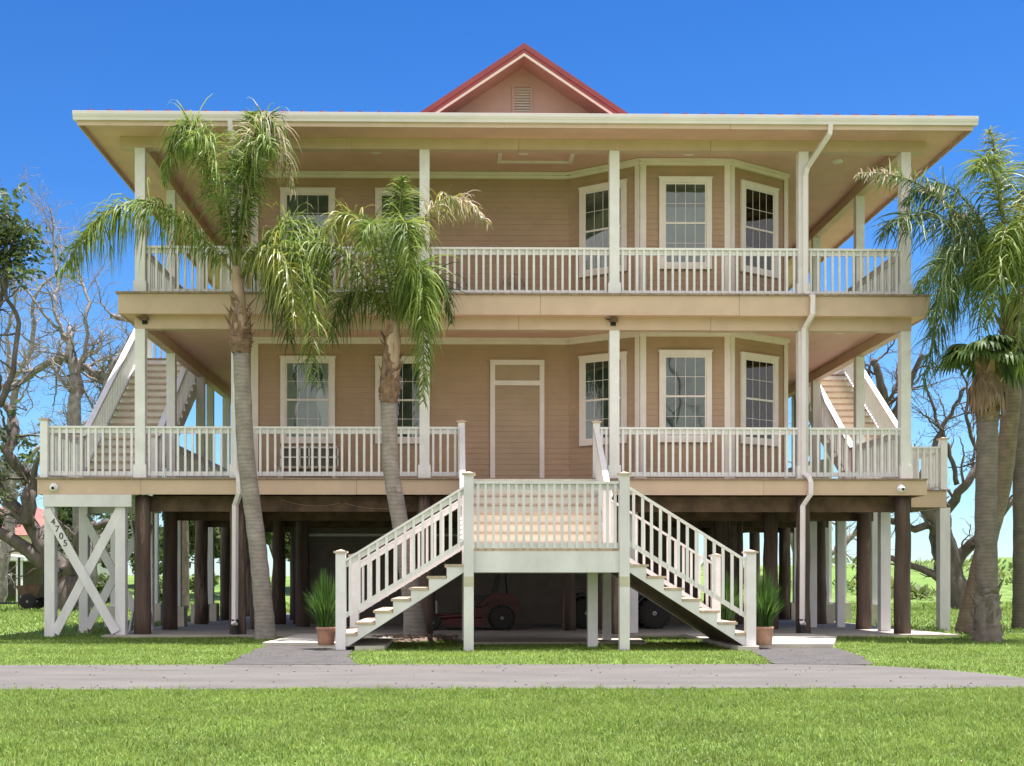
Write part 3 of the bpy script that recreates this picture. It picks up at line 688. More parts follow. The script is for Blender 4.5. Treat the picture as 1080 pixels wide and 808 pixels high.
# side flights
NT = 7; tr = .274
ZT = [.27, .44, .62, .80, .97, 1.15, 1.33]
def flight(sg):
    xs = (SX1 if sg > 0 else SX0)          # start at the landing edge
    X = lambda d: xs+sg*d
    for i in range(NT):
        z = ZT[NT-1-i]; d0, d1 = tr*i+.01, tr*(i+1)+.035
        G().box(min(X(d0), X(d1)), max(X(d0), X(d1)), LY0-.015, LY1+.01, z-.038, z).build('tread', M['tread'], ST)
        zb = ZT[NT-2-i] if i < NT-1 else .08
        a, b = sorted((X(tr*(i+1)-.012), X(tr*(i+1)+.006)))
        G().box(a, b, LY0+.045, LY1-.045, zb+.001, z-.039).build('riser', M['riser'], ST)
    for y in (LY0+.0, LY1-.045):
        P = [(X(.0), y, LZ-.36), (X(.0), y, ZT[-1]-.039)]
        for i in range(NT):
            z = ZT[NT-1-i]-.039; P.append((X(tr*(i+1)), y, z)); 
            if i < NT-1: P.append((X(tr*(i+1)), y, ZT[NT-2-i]-.039))
        P += [(X(tr*NT+.0), y, .076), (X(tr*NT-.14), y, .0765)]
        G().prism(P, (0, .042, 0)).build('stringer', M['white_worn'], ST)
    P = [(X(.02), LY0+.046, LZ-.345), (X(tr*NT-.16), LY0+.046, .085), (X(tr*NT-.20), LY0+.046, .115), (X(.02), LY0+.046, LZ-.30)]
    G().prism(P, (0, LY1-LY0-.096, 0)).build('soffit_board', M['darkwood'], ST)
    for y, o in ((18.66, -1), (21.16, 1)):
        xb = -1.77 if sg < 0 else 4.535
        if sg < 0: xa = .115
        else: xa = 2.66
        newel(ST, xb, y, .02, 1.50, .15, 'white')
        xe = xb-sg*.075
        railing(ST, (xa, y, 1.62), (xe, y, .50), .91, .135, .042, .0, out=(o*sg if True else o)*1 if sg > 0 else -o*1*(-1) if False else o*sg, sub=(sg < 0))
flight(-1); flight(1)

# ------------------------------------------------------------------ side staircases at the porch ends
def side_stairs(name, label, x0, x1, yb, yt, inner):
    T = thing(name, ((x0+x1)/2, yb, 0), label, 'staircase')
    n = 18; rs = (Z2-Z1)/n; rn = (yt-yb)/(n-1)
    for i in range(1, n):
        y = yb+rn*(i-1); z = Z1+rs*i
        G().box(x0+.03, x1-.03, y-.03, y+rn+.01, z-.04, z).build('tread', M['tread'], T)
    g = G()
    for i in range(n):
        y = yb+rn*i; g.box(x0+.05, x1-.05, y+.004, y+.022, Z1+rs*i+.001, Z1+rs*(i+1)-.041)
    g.build('riser_boards', M['riser'], T)
    for x in (x0, x1-.045):
        P = []
        for i in range(n-1): P += [(x, yb+rn*i, Z1+rs*i+(.001)), (x, yb+rn*i, Z1+rs*(i+1)-.041)]
        P += [(x, yt, Z2-rs-.041), (x, yt, Z2-.42-rs), (x, yb+.12, Z1+.001)]
        G().prism(P, (.044, 0, 0)).build('stringer', M['white'], T)
    for x, o in ((x0+.02, 1), (x1-.02, -1)):
        railing(T, (x, yb+.05, Z1+.14), (x, yt, Z2-rs+.14), .88, .13, .04, .03, out=o, capw=.13)
        newel(T, x, yb-.02, Z1, 4.06, .13); newel(T, x, yt+.08, 2.9, 7.62, .13)
    # top landing
    a, b = (x0, x1+.9) if inner > 0 else (x0-.9, x1)
    G().box(x0-.02, x1+.02, yt-.02, yt+1.5, Z2-.045, Z2).build('landing_floor', M['deckedge'], T)
    G().box(x0, x1, yt+.0, yt+1.47, Z2-.30, Z2-.047).build('landing_frame', M['white'], T)
    railing(T, (x0, yt+1.44, Z2), (x1, yt+1.44, Z2), .98)
    xo = x0+.02 if inner > 0 else x1-.02
    railing(T, (xo, yt+.15, Z2), (xo, yt+1.4, Z2), .98, out=1 if inner > 0 else -1)
    for x in (x0+.08, x1-.08):
        for y in (yt+.1, yt+1.36):
            p = G().box(x-.085, x+.085, y-.085, y+.085, .5, Z2-.302).build('support_post', M['white_worn'], T)
            G().box(x-.19, x+.19, y-.19, y+.19, 0, .499).build('plinth', M['conc'], p)
    for x in (x0+.08, x1-.08):
        y = (yb+yt)/2; zt = Z1+rs*8-.55
        p = G().box(x-.08, x+.08, y-.08, y+.08, .5, zt).build('support_post', M['white_worn'], T)
        G().box(x-.18, x+.18, y-.18, y+.18, 0, .499).build('plinth', M['conc'], p)
    return T
side_stairs('side_staircase', 'shaded white porch staircase at the left end of the house', -7.82, -6.24, 25.35, 29.95, 1)
side_stairs('side_staircase', 'sunlit cream porch staircase at the right end of the house, beside the bare tree', 8.96, 10.34, 27.25, 32.0, -1)

# ------------------------------------------------------------------ fixtures on the house
def dome(x, label):
    T = thing('security_camera', (x, 23.19, 2.85), label, 'camera', 'dome cameras on the deck fascia')
    G().lathe((x, 23.188, 2.85), [(.085, 0), (.085, -.025), (.07, -.05)], 20, 'y').build('mount', M['camw'], T, True)
    G().lathe((x, 23.138, 2.835), [(.062, 0), (.06, -.02), (.045, -.05), (.02, -.065)], 20, 'y').build('lens_ball', M['camw'], T, True)
    G().lathe((x+.008, 23.085, 2.832), [(.03, 0), (.028, -.012)], 16, 'y').build('lens', M['black'], T, True)
dome(-7.64, 'white dome camera on the beige fascia above the braced white frame')
dome(8.54, 'white dome camera on the beige fascia at the right front corner')
def flood(x, label):
    T = thing('flood_light', (x, 23.30, 6.0), label, 'light', 'dark fixtures under the upper deck')
    G().box(x-.05, x+.05, 23.285, 23.299, 5.98, 6.10).build('bracket', M['black'], T)
    G().hexa([(x-.075,23.17,6.03),(x+.075,23.17,6.03),(x+.075,23.284,6.05),(x-.075,23.284,6.05),(x-.075,23.17,6.105),(x+.075,23.17,6.105),(x+.075,23.284,6.115),(x-.075,23.284,6.115)]).build('housing', M['darkwood'], T)
    G().tube([(x-.075, 23.24, 6.09), (x-.13, 23.28, 6.10), (x-.15, 23.295, 6.13)], .008, 6).build('lead', M['black'], T)
flood(-5.95, 'small dark fixture under the upper deck at the left corner post')
flood(3.02, 'small dark fixture under the upper deck above the post right of the stairs')

# bench below the left window
T = thing('porch_bench', (-3.0, 24.75, Z1), 'white lattice backed bench on the lower porch below the left window', 'bench')
G().box(-3.62, -2.42, 24.5, 24.95, Z1+.30, Z1+.34).build('seat', M['cap'], T)
g = G()
for z in (.36, .56, .76): g.box(-3.62, -2.42, 24.96, 25.0, Z1+z, Z1+z+.03)
for i in range(7): x = -3.62+i*.195; g.box(x, x+.03, 24.96, 25.0, Z1+.30, Z1+.80)
g.build('backrest', M['white'], T)
G().box(-3.58, -2.46, 25.01, 25.03, Z1+.36, Z1+.78).build('back_panel', M['room'], T)
for x in (-3.6, -2.5):
    for y in (24.52, 24.88): G().box(x, x+.06, y, y+.06, Z1, Z1+.299).build('leg', M['white'], T)
# iron chairs on the upper porch
def chair(x, y, label):
    T = thing('porch_chair', (x, y, Z2), label, 'chair', 'iron chairs on the upper porch')
    G().cbox((x, y, Z2+.42), (.46, .44, .03)).build('seat', M['chair'], T)
    g = G(); P = [(x-.22+.44*i/10, y+.2+.06, Z2+.44+.42*math.sin(math.pi*(.12+.76*i/10))) for i in range(11)]
    g.tube(P, .014, 6)
    for i in range(5): xx = x-.16+.08*i; g.tube([(xx, y+.21, Z2+.43), (xx+.02*(i-2), y+.255, Z2+.70+.08*(2-abs(i-2))/2)], .008, 5)
    g.tube([(x-.14, y+.22, Z2+.5), (x+.14, y+.24, Z2+.68)], .01, 5); g.tube([(x+.14, y+.22, Z2+.5), (x-.14, y+.24, Z2+.68)], .01, 5)
    g.build('backrest', M['chair'], T, True)
    for sx in (-1, 1):
        for sy in (-1, 1): G().tube([(x+sx*.19, y+sy*.18, Z2+.41), (x+sx*.23, y+sy*.22, Z2)], .014, 6).build('leg', M['chair'], T)
        G().tube([(x+sx*.23, y+.2, Z2+.64), (x+sx*.25, y, Z2+.63), (x+sx*.24, y-.18, Z2+.6), (x+sx*.22, y-.2, Z2+.42)], .013, 6).build('armrest', M['chair'], T, True)
chair(.0, 24.7, 'iron chair behind the upper railing, nearer the palm'); chair(1.2, 24.75, 'iron chair behind the upper railing, nearer the bay window')

# potted grasses
def pot_grass(x, y, label, mm, seed, loc=None):
    z0 = .075; T = thing('potted_grass', (x, y, z0), label, 'potted plant', 'potted grasses beside the stairs')
    rg = random.Random(seed)
    prof = [(.115, 0), (.125, .01), (.135, .12), (.145, .24), (.155, .245), (.155, .28), (.14, .285), (.135, .25)]
    G().lathe((x, y, z0), prof, 28).build('pot', M[mm], T, True)
    V = []; F = []
    for i in range(560):
        a = rg.uniform(0, 6.283); r0 = rg.uniform(0, .12); sp = rg.random()**1.3*.34; hh = rg.uniform(.5, 1.02)*(1-.3*sp/.36)
        wv = rg.uniform(.006, .011); b = rg.uniform(0, 3.14); ux, uy = math.cos(b)*wv, math.sin(b)*wv
        bx, by = x+math.cos(a)*r0, y+math.sin(a)*r0; o = len(V)
        for k in range(5):
            t = k/4; rr = sp*t**1.8*(1+.1*rg.uniform(-1, 1)); zz = z0+.25+hh*(t-.18*t*t*sp/.36); q = 1-t**2.5
            V += [(bx+math.cos(a)*rr-ux*q, by+math.sin(a)*rr-uy*q, zz), (bx+math.cos(a)*rr+ux*q, by+math.sin(a)*rr+uy*q, zz)]
        for k in range(4): F.append((o+2*k, o+2*k+1, o+2*k+3, o+2*k+2))
    npmesh('grass_blades', V, F, M['potgrass'], T)
pot_grass(-2.03, 18.95, 'green grass in a plain terracotta pot left of the left stair newel', 'pot', 1)
pot_grass(4.82, 18.95, 'green grass in a ribbed tan pot right of the right stair newel', 'potR', 2)
pot_grass(4.86, 21.7, 'green potted grass behind the right stair flight, seen through its railing', 'pot', 3)

# ------------------------------------------------------------------ machines under the house
def wheel(root, name, c, r, wd, knob=False):
    n = 28; o = G(); prof = [(r*.55, -wd/2), (r*.9, -wd/2), (r, -wd*.32), (r, wd*.32), (r*.9, wd/2), (r*.55, wd/2)]
    o.lathe(c, prof, n, 'y')
    if knob:
        for i in range(18):
            t = 2*math.pi*i/18
            for s in (-1, 1):
                p = Vector((c[0]+math.cos(t+s*.08)*r, c[1]+s*wd*.22, c[2]+math.sin(t+s*.08)*r)); q = p+Vector((math.cos(t), 0, math.sin(t)))*.018; o.beam(p-Vector((0, wd*.16, 0)), p+Vector((0, wd*.16, 0)), .05, .04)
    wo = o.build('wheel', M['rubber'], root, True)
    G().lathe((c[0], c[1], c[2]), [(r*.54, -wd*.40), (r*.5, -wd*.42), (r*.2, -wd*.30), (r*.14, -wd*.5), (r*.05, -wd*.52), (r*.05, wd*.4), (r*.5, wd*.4)], 20, 'y').build('rim', M['steel'], wo, True)
    return wo
T = thing('riding_mower', (.6, 25.6, .05), 'red riding mower with dark tyres parked under the house left of centre', 'mower')
my = 25.6
for y in (my-.38, my+.38): wheel(T, 'wheel', (.95, y, .05+.255), .255, .22, True)
for y in (my-.42, my+.42): wheel(T, 'wheel', (-.48, y, .05+.16), .16, .11)
G().prism([(-.25, my-.55, .14), (.55, my-.55, .14), (.62, my-.55, .20), (.55, my-.55, .30), (-.15, my-.55, .30), (-.30, my-.55, .22)], (0, 1.1, 0)).build('cutting_deck', M['mred'], T)
G().prism([(.30, my-.30, .32), (1.28, my-.30, .32), (1.32, my-.30, .62), (1.15, my-.30, .78), (.72, my-.30, .80), (.62, my-.30, .55), (.30, my-.30, .50)], (0, .6, 0)).build('body', M['mred'], T)
g = G(); g.tube([(-.5, my-.3, .30), (.3, my-.3, .36)], .04, 8); g.tube([(-.5, my+.3, .30), (.3, my+.3, .36)], .04, 8); g.tube([(-.5, my-.42, .30), (-.5, my+.42, .30)], .04, 8); g.box(-.45, .35, my-.28, my+.28, .36, .39); g.build('frame', M['mred'], T)
for y in (my-.28, my+.28): G().prism([(.4, y-.12, .52), (.75, y-.12, .82), (1.2, y-.12, .80), (1.3, y-.12, .6), (1.2, y-.12, .64), (.8, y-.12, .70)], (0, .24, 0)).build('fender', M['mred'], T)
g = G(); g.cbox((.55, my, .72), (.45, .5, .12)); g.build('seat', M['black'], T)
G().prism([(.74, my-.24, .78), (.86, my-.24, .78), (.94, my-.24, 1.22), (.86, my-.24, 1.22)], (0, .48, 0)).build('seat_back', M['black'], T)
for y in (my-.22, my+.22): G().tube([(.30, y, .5), (.22, y, .85), (.12, y*.5+my*.5, .92)], .02, 6).build('steering_lever', M['steel'], T)
G().tube([(1.1, my-.3, .7), (1.02, my-.3, 1.75), (1.02, my+.3, 1.75), (1.1, my+.3, .7)], .03, 8).build('roll_bar', M['black'], T)

T = thing('quad_bike', (3.5, 26.3, .05), 'dark quad bike with knobbly tyres parked under the house behind the landing', 'quad bike')
qy = 26.3
for x in (2.78, 4.22):
    for y in (qy-.42, qy+.42): wheel(T, 'wheel', (x, y, .05+.335), .335, .26, True)
g = G(); g.box(2.75, 4.25, qy-.22, qy+.22, .34, .46); g.tube([(2.78, qy-.4, .385), (2.78, qy+.4, .385)], .04, 8); g.tube([(4.22, qy-.4, .385), (4.22, qy+.4, .385)], .04, 8); g.build('chassis', M['steel'], T)
G().prism([(2.95, qy-.2, .46), (4.1, qy-.2, .46), (4.25, qy-.2, .72), (3.9, qy-.2, .88), (3.6, qy-.2, .80), (3.0, qy-.2, .82)], (0, .4, 0)).build('body', M['black'], T)
for x in (2.78, 4.22):
    for y in (qy-.56, qy+.26):
        P = [(x+.44*math.cos(t), y, .40+.42*math.sin(t)) for t in [math.pi*(.08+.84*i/10) for i in range(11)]]; P2 = [(x+.40*math.cos(t), y, .40+.38*math.sin(t)) for t in [math.pi*(.92-.84*i/10) for i in range(11)]]
        G().prism(P+P2, (0, .3, 0)).build('fender', M['black'], T)
g = G(); g.cbox((3.25, qy, .90), (.75, .3, .11)); g.build('seat', M['black'], T)
g = G(); g.tube([(4.0, qy, .85), (3.85, qy, 1.15)], .03, 8); g.tube([(3.78, qy-.38, 1.2), (3.85, qy-.2, 1.16), (3.85, qy+.2, 1.16), (3.78, qy+.38, 1.2)], .018, 8); g.build('handlebar', M['steel'], T)
for x0 in (2.45, 4.05):
    g = G()
    for i in range(5): g.tube([(x0, qy-.3+.15*i, .92), (x0+.5, qy-.3+.15*i, .92)], .012, 6)
    g.tube([(x0, qy-.3, .92), (x0, qy+.3, .92)], .014, 6); g.tube([(x0+.5, qy-.3, .92), (x0+.5, qy+.3, .92)], .014, 6); g.build('rack', M['steel'], T)
# pale kennel with an arched opening
T = thing('pet_kennel', (-.72, 27.2, .05), 'pale kennel with an arched dark opening under the house behind the second palm trunk', 'kennel')
P = [(-1.02, 27.0, .05), (-.90, 27.0, .05)]+[(-.72+.18*math.cos(t), 27.0, .32+.16*math.sin(t)) for t in [math.pi*(1-i/8) for i in range(9)]]+[(-.54, 27.0, .05), (-.42, 27.0, .05), (-.42, 27.0, .62), (-.72, 27.0, .78), (-1.02, 27.0, .62)]
G().prism(P, (0, .05, 0)).build('front_panel', M['louvre'], T)
G().prism([(-1.02, 27.051, .05), (-.42, 27.051, .05), (-.42, 27.051, .62), (-.72, 27.051, .78), (-1.02, 27.051, .62)], (0, .5, 0)).build('shell', M['room'], T)

# ------------------------------------------------------------------ palms
def bez(P, n):
    P = [Vector(p) for p in P]; out = []
    for i in range(n+1):
        t = i/n
        if len(P) == 3: q = P[0]*(1-t)**2+P[1]*2*t*(1-t)+P[2]*t*t
        else: q = P[0]*(1-t)**3+P[1]*3*t*(1-t)**2+P[2]*3*t*t*(1-t)+P[3]*t**3
        out.append(q)
    return out
def frond(root, P, m='palm', rg=rnd, LL=.62, dens=46, plum=.75, droop=.9, dry=0., name='frond', wid=.0135, stem=.10):
    LL *= 1.22; N = 28; C = bez(P, N); L = sum((C[i+1]-C[i]).length for i in range(N))
    k = int(L*dens*1.08); V = []; F = []; V2 = []; F2 = []
    for i in range(k):
        t = stem+(1-stem)*(i+rg.random())/k; fi = min(N-1, int(t*N)); fr = t*N-fi
        p = C[fi].lerp(C[fi+1], fr); T_ = (C[fi+1]-C[fi]).normalized()
        sd = T_.cross(Vector((0, 0, 1)))
        if sd.length < .15: sd = T_.cross(Vector((0, 1, .2)))
        sd.normalize(); up = sd.cross(T_).normalized()
        prof = min(1, .35+2.2*(t-stem))*min(1, .30+2.6*(1-t))
        for s in (-1, 1):
            ang = rg.uniform(-plum, plum)*1.5
            d = (sd*s*math.cos(ang)+up*math.sin(ang)+T_*rg.uniform(.15, .85)+Vector((0, 0, rg.uniform(-.25, .35)))).normalized()
            ll = LL*prof*rg.uniform(.6, 1.2); dk = droop*rg.uniform(.6, 1.7); wv = wid*rg.uniform(.7, 1.2)
            wdv = d.cross(Vector((rg.uniform(-1, 1), rg.uniform(-1, 1), rg.uniform(.2, 1)))).normalized()*wv
            isdry = rg.random() < (dry if t < .75 else dry*2.2) if dry else False
            VV, FF = (V2, F2) if isdry else (V, F)
            q = p.copy(); dd = d.copy(); o = len(VV); n = 5
            for j in range(n+1):
                f = (1-(j/n)**2.2)*(.55+.45*min(1, j*1.2))
                VV += [tuple(q-wdv*f), tuple(q+wdv*f)]
                dd = (dd+Vector((rg.uniform(-.10, .10), rg.uniform(-.10, .10), -dk*(.30+.10*j)))).normalized(); q = q+dd*ll/n
            for j in range(n): FF.append((o+2*j, o+2*j+1, o+2*j+3, o+2*j+2))
    ob = npmesh(name, V, F, M[m], root)
    G().tube(C[::2]+[C[-1]] if N % 2 else C[::2], [.030*(1-.85*i/14) for i in range(15)], 6).build('midrib', M['rachis'], ob, True)
    if V2: npmesh('dry_leaflets', V2, F2, M['straw'], ob)
    return ob
def boots(root, c, r, z0, z1, n, rg, m='boot', up=True):
    g = G()
    for i in range(n):
        a = 2.4*i+rg.uniform(-.3, .3); z = z0+(z1-z0)*i/n; u = Vector((math.cos(a), math.sin(a), 0)); t = Vector((-u.y, u.x, 0)); p = Vector((c[0], c[1], z))+u*r; l = rg.uniform(.16, .34); k = rg.uniform(.25, .6)
        q = p+u*l*k*.5+Vector((0, 0, l*.6)); e = p+u*l*k+Vector((0, 0, l)); w = rg.uniform(.05, .09)
        g.add([p-t*w-u*.03, p+t*w-u*.03, q+t*w*.6, q-t*w*.6, q-t*w*.5-u*.03, q+t*w*.5-u*.03, e+t*.012, e-t*.012], [(0,1,2,3), (0,4,5,1), (3,2,6,7), (4,7,6,5), (0,3,4), (3,7,4), (1,5,2), (2,5,6)])
    for i in range(n*2):
        a = rg.uniform(0, 6.28); z = rg.uniform(z0, z1); u = Vector((math.cos(a), math.sin(a), 0)); p = Vector((c[0], c[1], z))+u*r*1.02
        g.tube([p, p+u*.05+Vector((0, 0, -.06)), p+u*.06+Vector((rg.uniform(-.03, .03), 0, -rg.uniform(.15, .35)))], [.008, .006, .003], 4)
    return g.build('frond_stub', M[m], root)
def palm_trunk(root, pts, rs, m, jit=.03, n=16, name='trunk', rg=rnd):
    C = []; RR = []
    for i in range(len(pts)-1):
        for k in range(8):
            t = k/8; C.append(Vector(pts[i]).lerp(Vector(pts[i+1]), t)); RR.append(rs[i]+(rs[i+1]-rs[i])*t)
    C.append(Vector(pts[-1])); RR.append(rs[-1])
    # smooth
    for _ in range(3): C = [C[0]]+[(C[i-1]+C[i]*2+C[i+1])/4 for i in range(1, len(C)-1)]+[C[-1]]
    RR = [r*(1+.022*(-1)**i) for i, r in enumerate(RR)]
    return G().tube(C, RR, n, jit=jit, rg=rg).build(name, M[m], root, True)

# palm 1, left of the staircase
rg = random.Random(11)
P1 = thing('palm_tree', (-3.50, 22.35, 0), 'tall feather palm left of the stairs, one long frond arching past the corner post', 'palm', 'palm trees')
palm_trunk(P1, [(-3.50, 22.36, -.05), (-3.52, 22.35, .35), (-3.62, 22.28, 1.6), (-3.83, 22.15, 3.3), (-3.90, 22.05, 5.25)], [.215, .18, .162, .160, .146], 'ptrunk')
palm_trunk(P1, [(-3.90, 22.05, 5.20), (-3.90, 22.03, 5.42), (-3.90, 22.02, 5.62)], [.165, .215, .165], 'boot', .14, 14, 'leaf_base')
palm_trunk(P1, [(-3.90, 22.03, 5.55), (-3.93, 22.0, 6.1), (-3.97, 22.0, 6.75)], [.155, .125, .08], 'shaft', .09, 14, 'crownshaft')
boots(P1, (-3.91, 22.02), .14, 5.35, 6.1, 16, rg)
B = Vector((-3.95, 22.0, 6.5)); K = 1/58.
def fr1(root, B, px, yoff, m='palm', **kw):      # px offsets (right, up) at 58 px per metre, plus depth offsets
    P = [B]+[B+Vector((x*K, y, z*K)) for (x, z), y in zip(px, yoff)]
    return frond(root, P, m, rg, **kw)
fr1(P1, B, [(-45, 70), (-125, 130), (-172, 0)], [-.1, -.3, -.5], LL=.95, droop=1.25, dens=56)
fr1(P1, B, [(-30, 120), (-45, 230), (-72, 95)], [-.1, -.3, -.4], LL=.72, droop=.95, dens=50)
fr1(P1, B, [(5, 120), (30, 250), (60, 90)], [-.2, -.4, -.2], LL=.72, droop=.95, dry=.32, dens=52)
fr1(P1, B, [(40, 45), (95, 60), (82, -115)], [-.4, -.7, -.9], LL=.80, droop=.8, m='palm', dens=54)
fr1(P1, B, [(35, 70), (80, 110), (95, -20)], [.1, .2, .1], LL=.7, dens=44)
fr1(P1, B, [(-10, 90), (-22, 170), (-40, 125)], [-.3, -.6, -.9], LL=.62, m='palm', dens=40)
fr1(P1, B, [(12, 90), (26, 175), (44, 120)], [-.3, -.5, -.8], LL=.62, dens=40)
fr1(P1, B, [(-5, 110), (0, 170), (-8, 120)], [.2, .4, 1.0], LL=.65, m='palmdark')
fr1(P1, B, [(6, 90), (14, 150), (16, 176)], [0, -.02, -.05], LL=.5, droop=.4, m='palm')
fr1(P1, B, [(30, 40), (60, 40), (70, -60)], [-.5, -1.0, -1.2], LL=.8, m='palmyel', dens=40)
fr1(P1, B, [(20, 30), (45, 30), (50, -60)], [.2, .5, .6], LL=.8, m='palmdark', dens=40)

# palm 2
rg = random.Random(23)
P2 = thing('palm_tree', (-.80, 22.4, 0), 'shorter feather palm whose trunk passes behind the left stair flight', 'palm', 'palm trees')
palm_trunk(P2, [(-.76, 22.42, -.05), (-.78, 22.4, .4), (-.95, 22.3, 1.7), (-1.20, 22.15, 3.1), (-1.23, 22.1, 4.35)], [.25, .185, .158, .150, .142], 'ptrunk')
palm_trunk(P2, [(-1.23, 22.1, 4.32), (-1.22, 22.08, 4.55), (-1.20, 22.05, 5.0), (-1.14, 22.02, 5.7)], [.16, .185, .16, .105], 'boot', .11, 14, 'leaf_base')
palm_trunk(P2, [(-1.16, 22.03, 4.75), (-1.14, 22.0, 5.4), (-1.10, 22.0, 6.05)], [.12, .13, .08], 'shaft', .08, 12, 'crownshaft')
boots(P2, (-1.19, 22.05), .125, 4.45, 5.5, 16, rg)
B = Vector((-1.12, 22.0, 5.55))
fr1(P2, B, [(-30, 70), (-75, 125), (-118, 60)], [-.2, -.4, -.6], LL=.82, m='palm', droop=.9, dens=54)
fr1(P2, B, [(-20, 90), (-40, 165), (-75, 100)], [.0, -.1, -.1], LL=.6, m='palmyel', droop=.7, dens=46)
fr1(P2, B, [(10, 90), (40, 190), (98, 115)], [-.1, -.1, -.1], LL=.52, m='palmyel', droop=.75, dry=.30)
fr1(P2, B, [(20, 60), (35, 130), (32, -80)], [-.5, -.9, -1.0], LL=.75, droop=1.0, dens=56)
fr1(P2, B, [(5, 90), (15, 150), (20, 40)], [-.6, -1.2, -1.5], LL=.7, dens=50)
fr1(P2, B, [(-8, 80), (-16, 140), (-30, 70)], [-.5, -.9, -1.2], LL=.65, dens=44)
fr1(P2, B, [(15, 50), (35, 90), (30, -70)], [-.1, -.2, -.3], LL=.7, m='palmdark', droop=1.0, dens=52)
fr1(P2, B, [(2, 90), (6, 140), (8, 165)], [0, 0, 0], LL=.5, droop=.5)
fr1(P2, B, [(-20, 60), (-60, 70), (-70, 0)], [.2, .4, .6], LL=.7, m='palmdark')
fr1(P2, B, [(20, 80), (50, 90), (60, 20)], [.2, .4, .6], LL=.6, m='palmdark')

# right-hand palms
K = 1/58.
def fan_leaf(root, base, d, pet, rad, rg, m='palmdark', dry=False):
    d = Vector(d).normalized(); hub = Vector(base)+d*pet+Vector((0, 0, -pet*.12)); V = []; F = []
    sd = d.cross(Vector((0, 0, 1)))
    if sd.length < .1: sd = Vector((1, 0, 0))
    sd.normalize(); up = sd.cross(d).normalized()
    n = 34
    for i in range(n):
        a = (i/(n-1)-.5)*2*2.15; dd = (d*math.cos(a)+sd*math.sin(a)+up*.10).normalized()
        ll = rad*(1-.30*(abs(a)/2.15)**2)*rg.uniform(.88, 1.08); q = hub.copy(); o = len(V)
        wv = (d*-math.sin(a)+sd*math.cos(a))
        for j in range(7):
            t = j/6; f = .040*(math.sin(min(1, t*1.5+.08)*math.pi/2))*(1-t**3)+.002
            V += [tuple(q-wv*f), tuple(q+wv*f)]
            dd = (dd+Vector((rg.uniform(-.05, .05), rg.uniform(-.05, .05), -.10-.85*t*t-(.3 if dry else 0)))).normalized(); q = q+dd*ll/6
        for j in range(6): F.append((o+2*j, o+2*j+1, o+2*j+3, o+2*j+2))
    ob = npmesh('fan_leaf' if not dry else 'dead_leaf', V, F, M[m], root)
    G().tube([Vector(base), Vector(base)+d*pet*.5+Vector((0, 0, -pet*.03)), hub], [.03, .022, .016], 6).build('stalk', M['rachis' if not dry else 'straw'], ob, True)
rg = random.Random(31)
M['palmfoot'] = mat('palm_foot_bark', (.20, .17, .15), .9, .3, 5, .9, 18, stretch=(1, 1, .3), spots=(5., .6, (.11, .09, .08)))
P3 = thing('fan_palm', (9.43, 21.4, 0), 'straight fan palm in front at the right edge with a skirt of dead hanging leaves', 'palm', 'palm trees')
palm_trunk(P3, [(9.42, 21.4, .85), (9.41, 21.42, 2.2), (9.44, 21.42, 3.6), (9.44, 21.42, 4.1)], [.192, .186, .180, .186], 'ptrunk3')
palm_trunk(P3, [(9.43, 21.4, -.05), (9.43, 21.4, .3), (9.42, 21.4, .7), (9.42, 21.4, .95)], [.25, .222, .212, .182], 'palmfoot', .14, 18, 'trunk_base')
boots(P3, (9.42, 21.4), .20, .15, .85, 14, rg, 'palmfoot')
palm_trunk(P3, [(9.44, 21.42, 3.9), (9.44, 21.42, 4.2), (9.42, 21.42, 4.7), (9.42, 21.42, 5.3)], [.185, .215, .185, .10], 'deadfan', .12, 14, 'leaf_base')
boots(P3, (9.44, 21.42), .18, 3.85, 4.9, 18, rg)
B = Vector((9.42, 21.4, 5.2))
for i in range(13):
    a = 2*math.pi*i/13+.3; fan_leaf(P3, B, (math.cos(a), math.sin(a), rg.uniform(-.45, .45)), rg.uniform(.30, .5), rg.uniform(.52, .70), rg)
for i in range(11):
    a = 2*math.pi*i/11; fan_leaf(P3, B+Vector((0, 0, -.1)), (math.cos(a)*.45, math.sin(a)*.45, -1.), rg.uniform(.3, .5), rg.uniform(.5, .75), rg, 'deadfan', True)

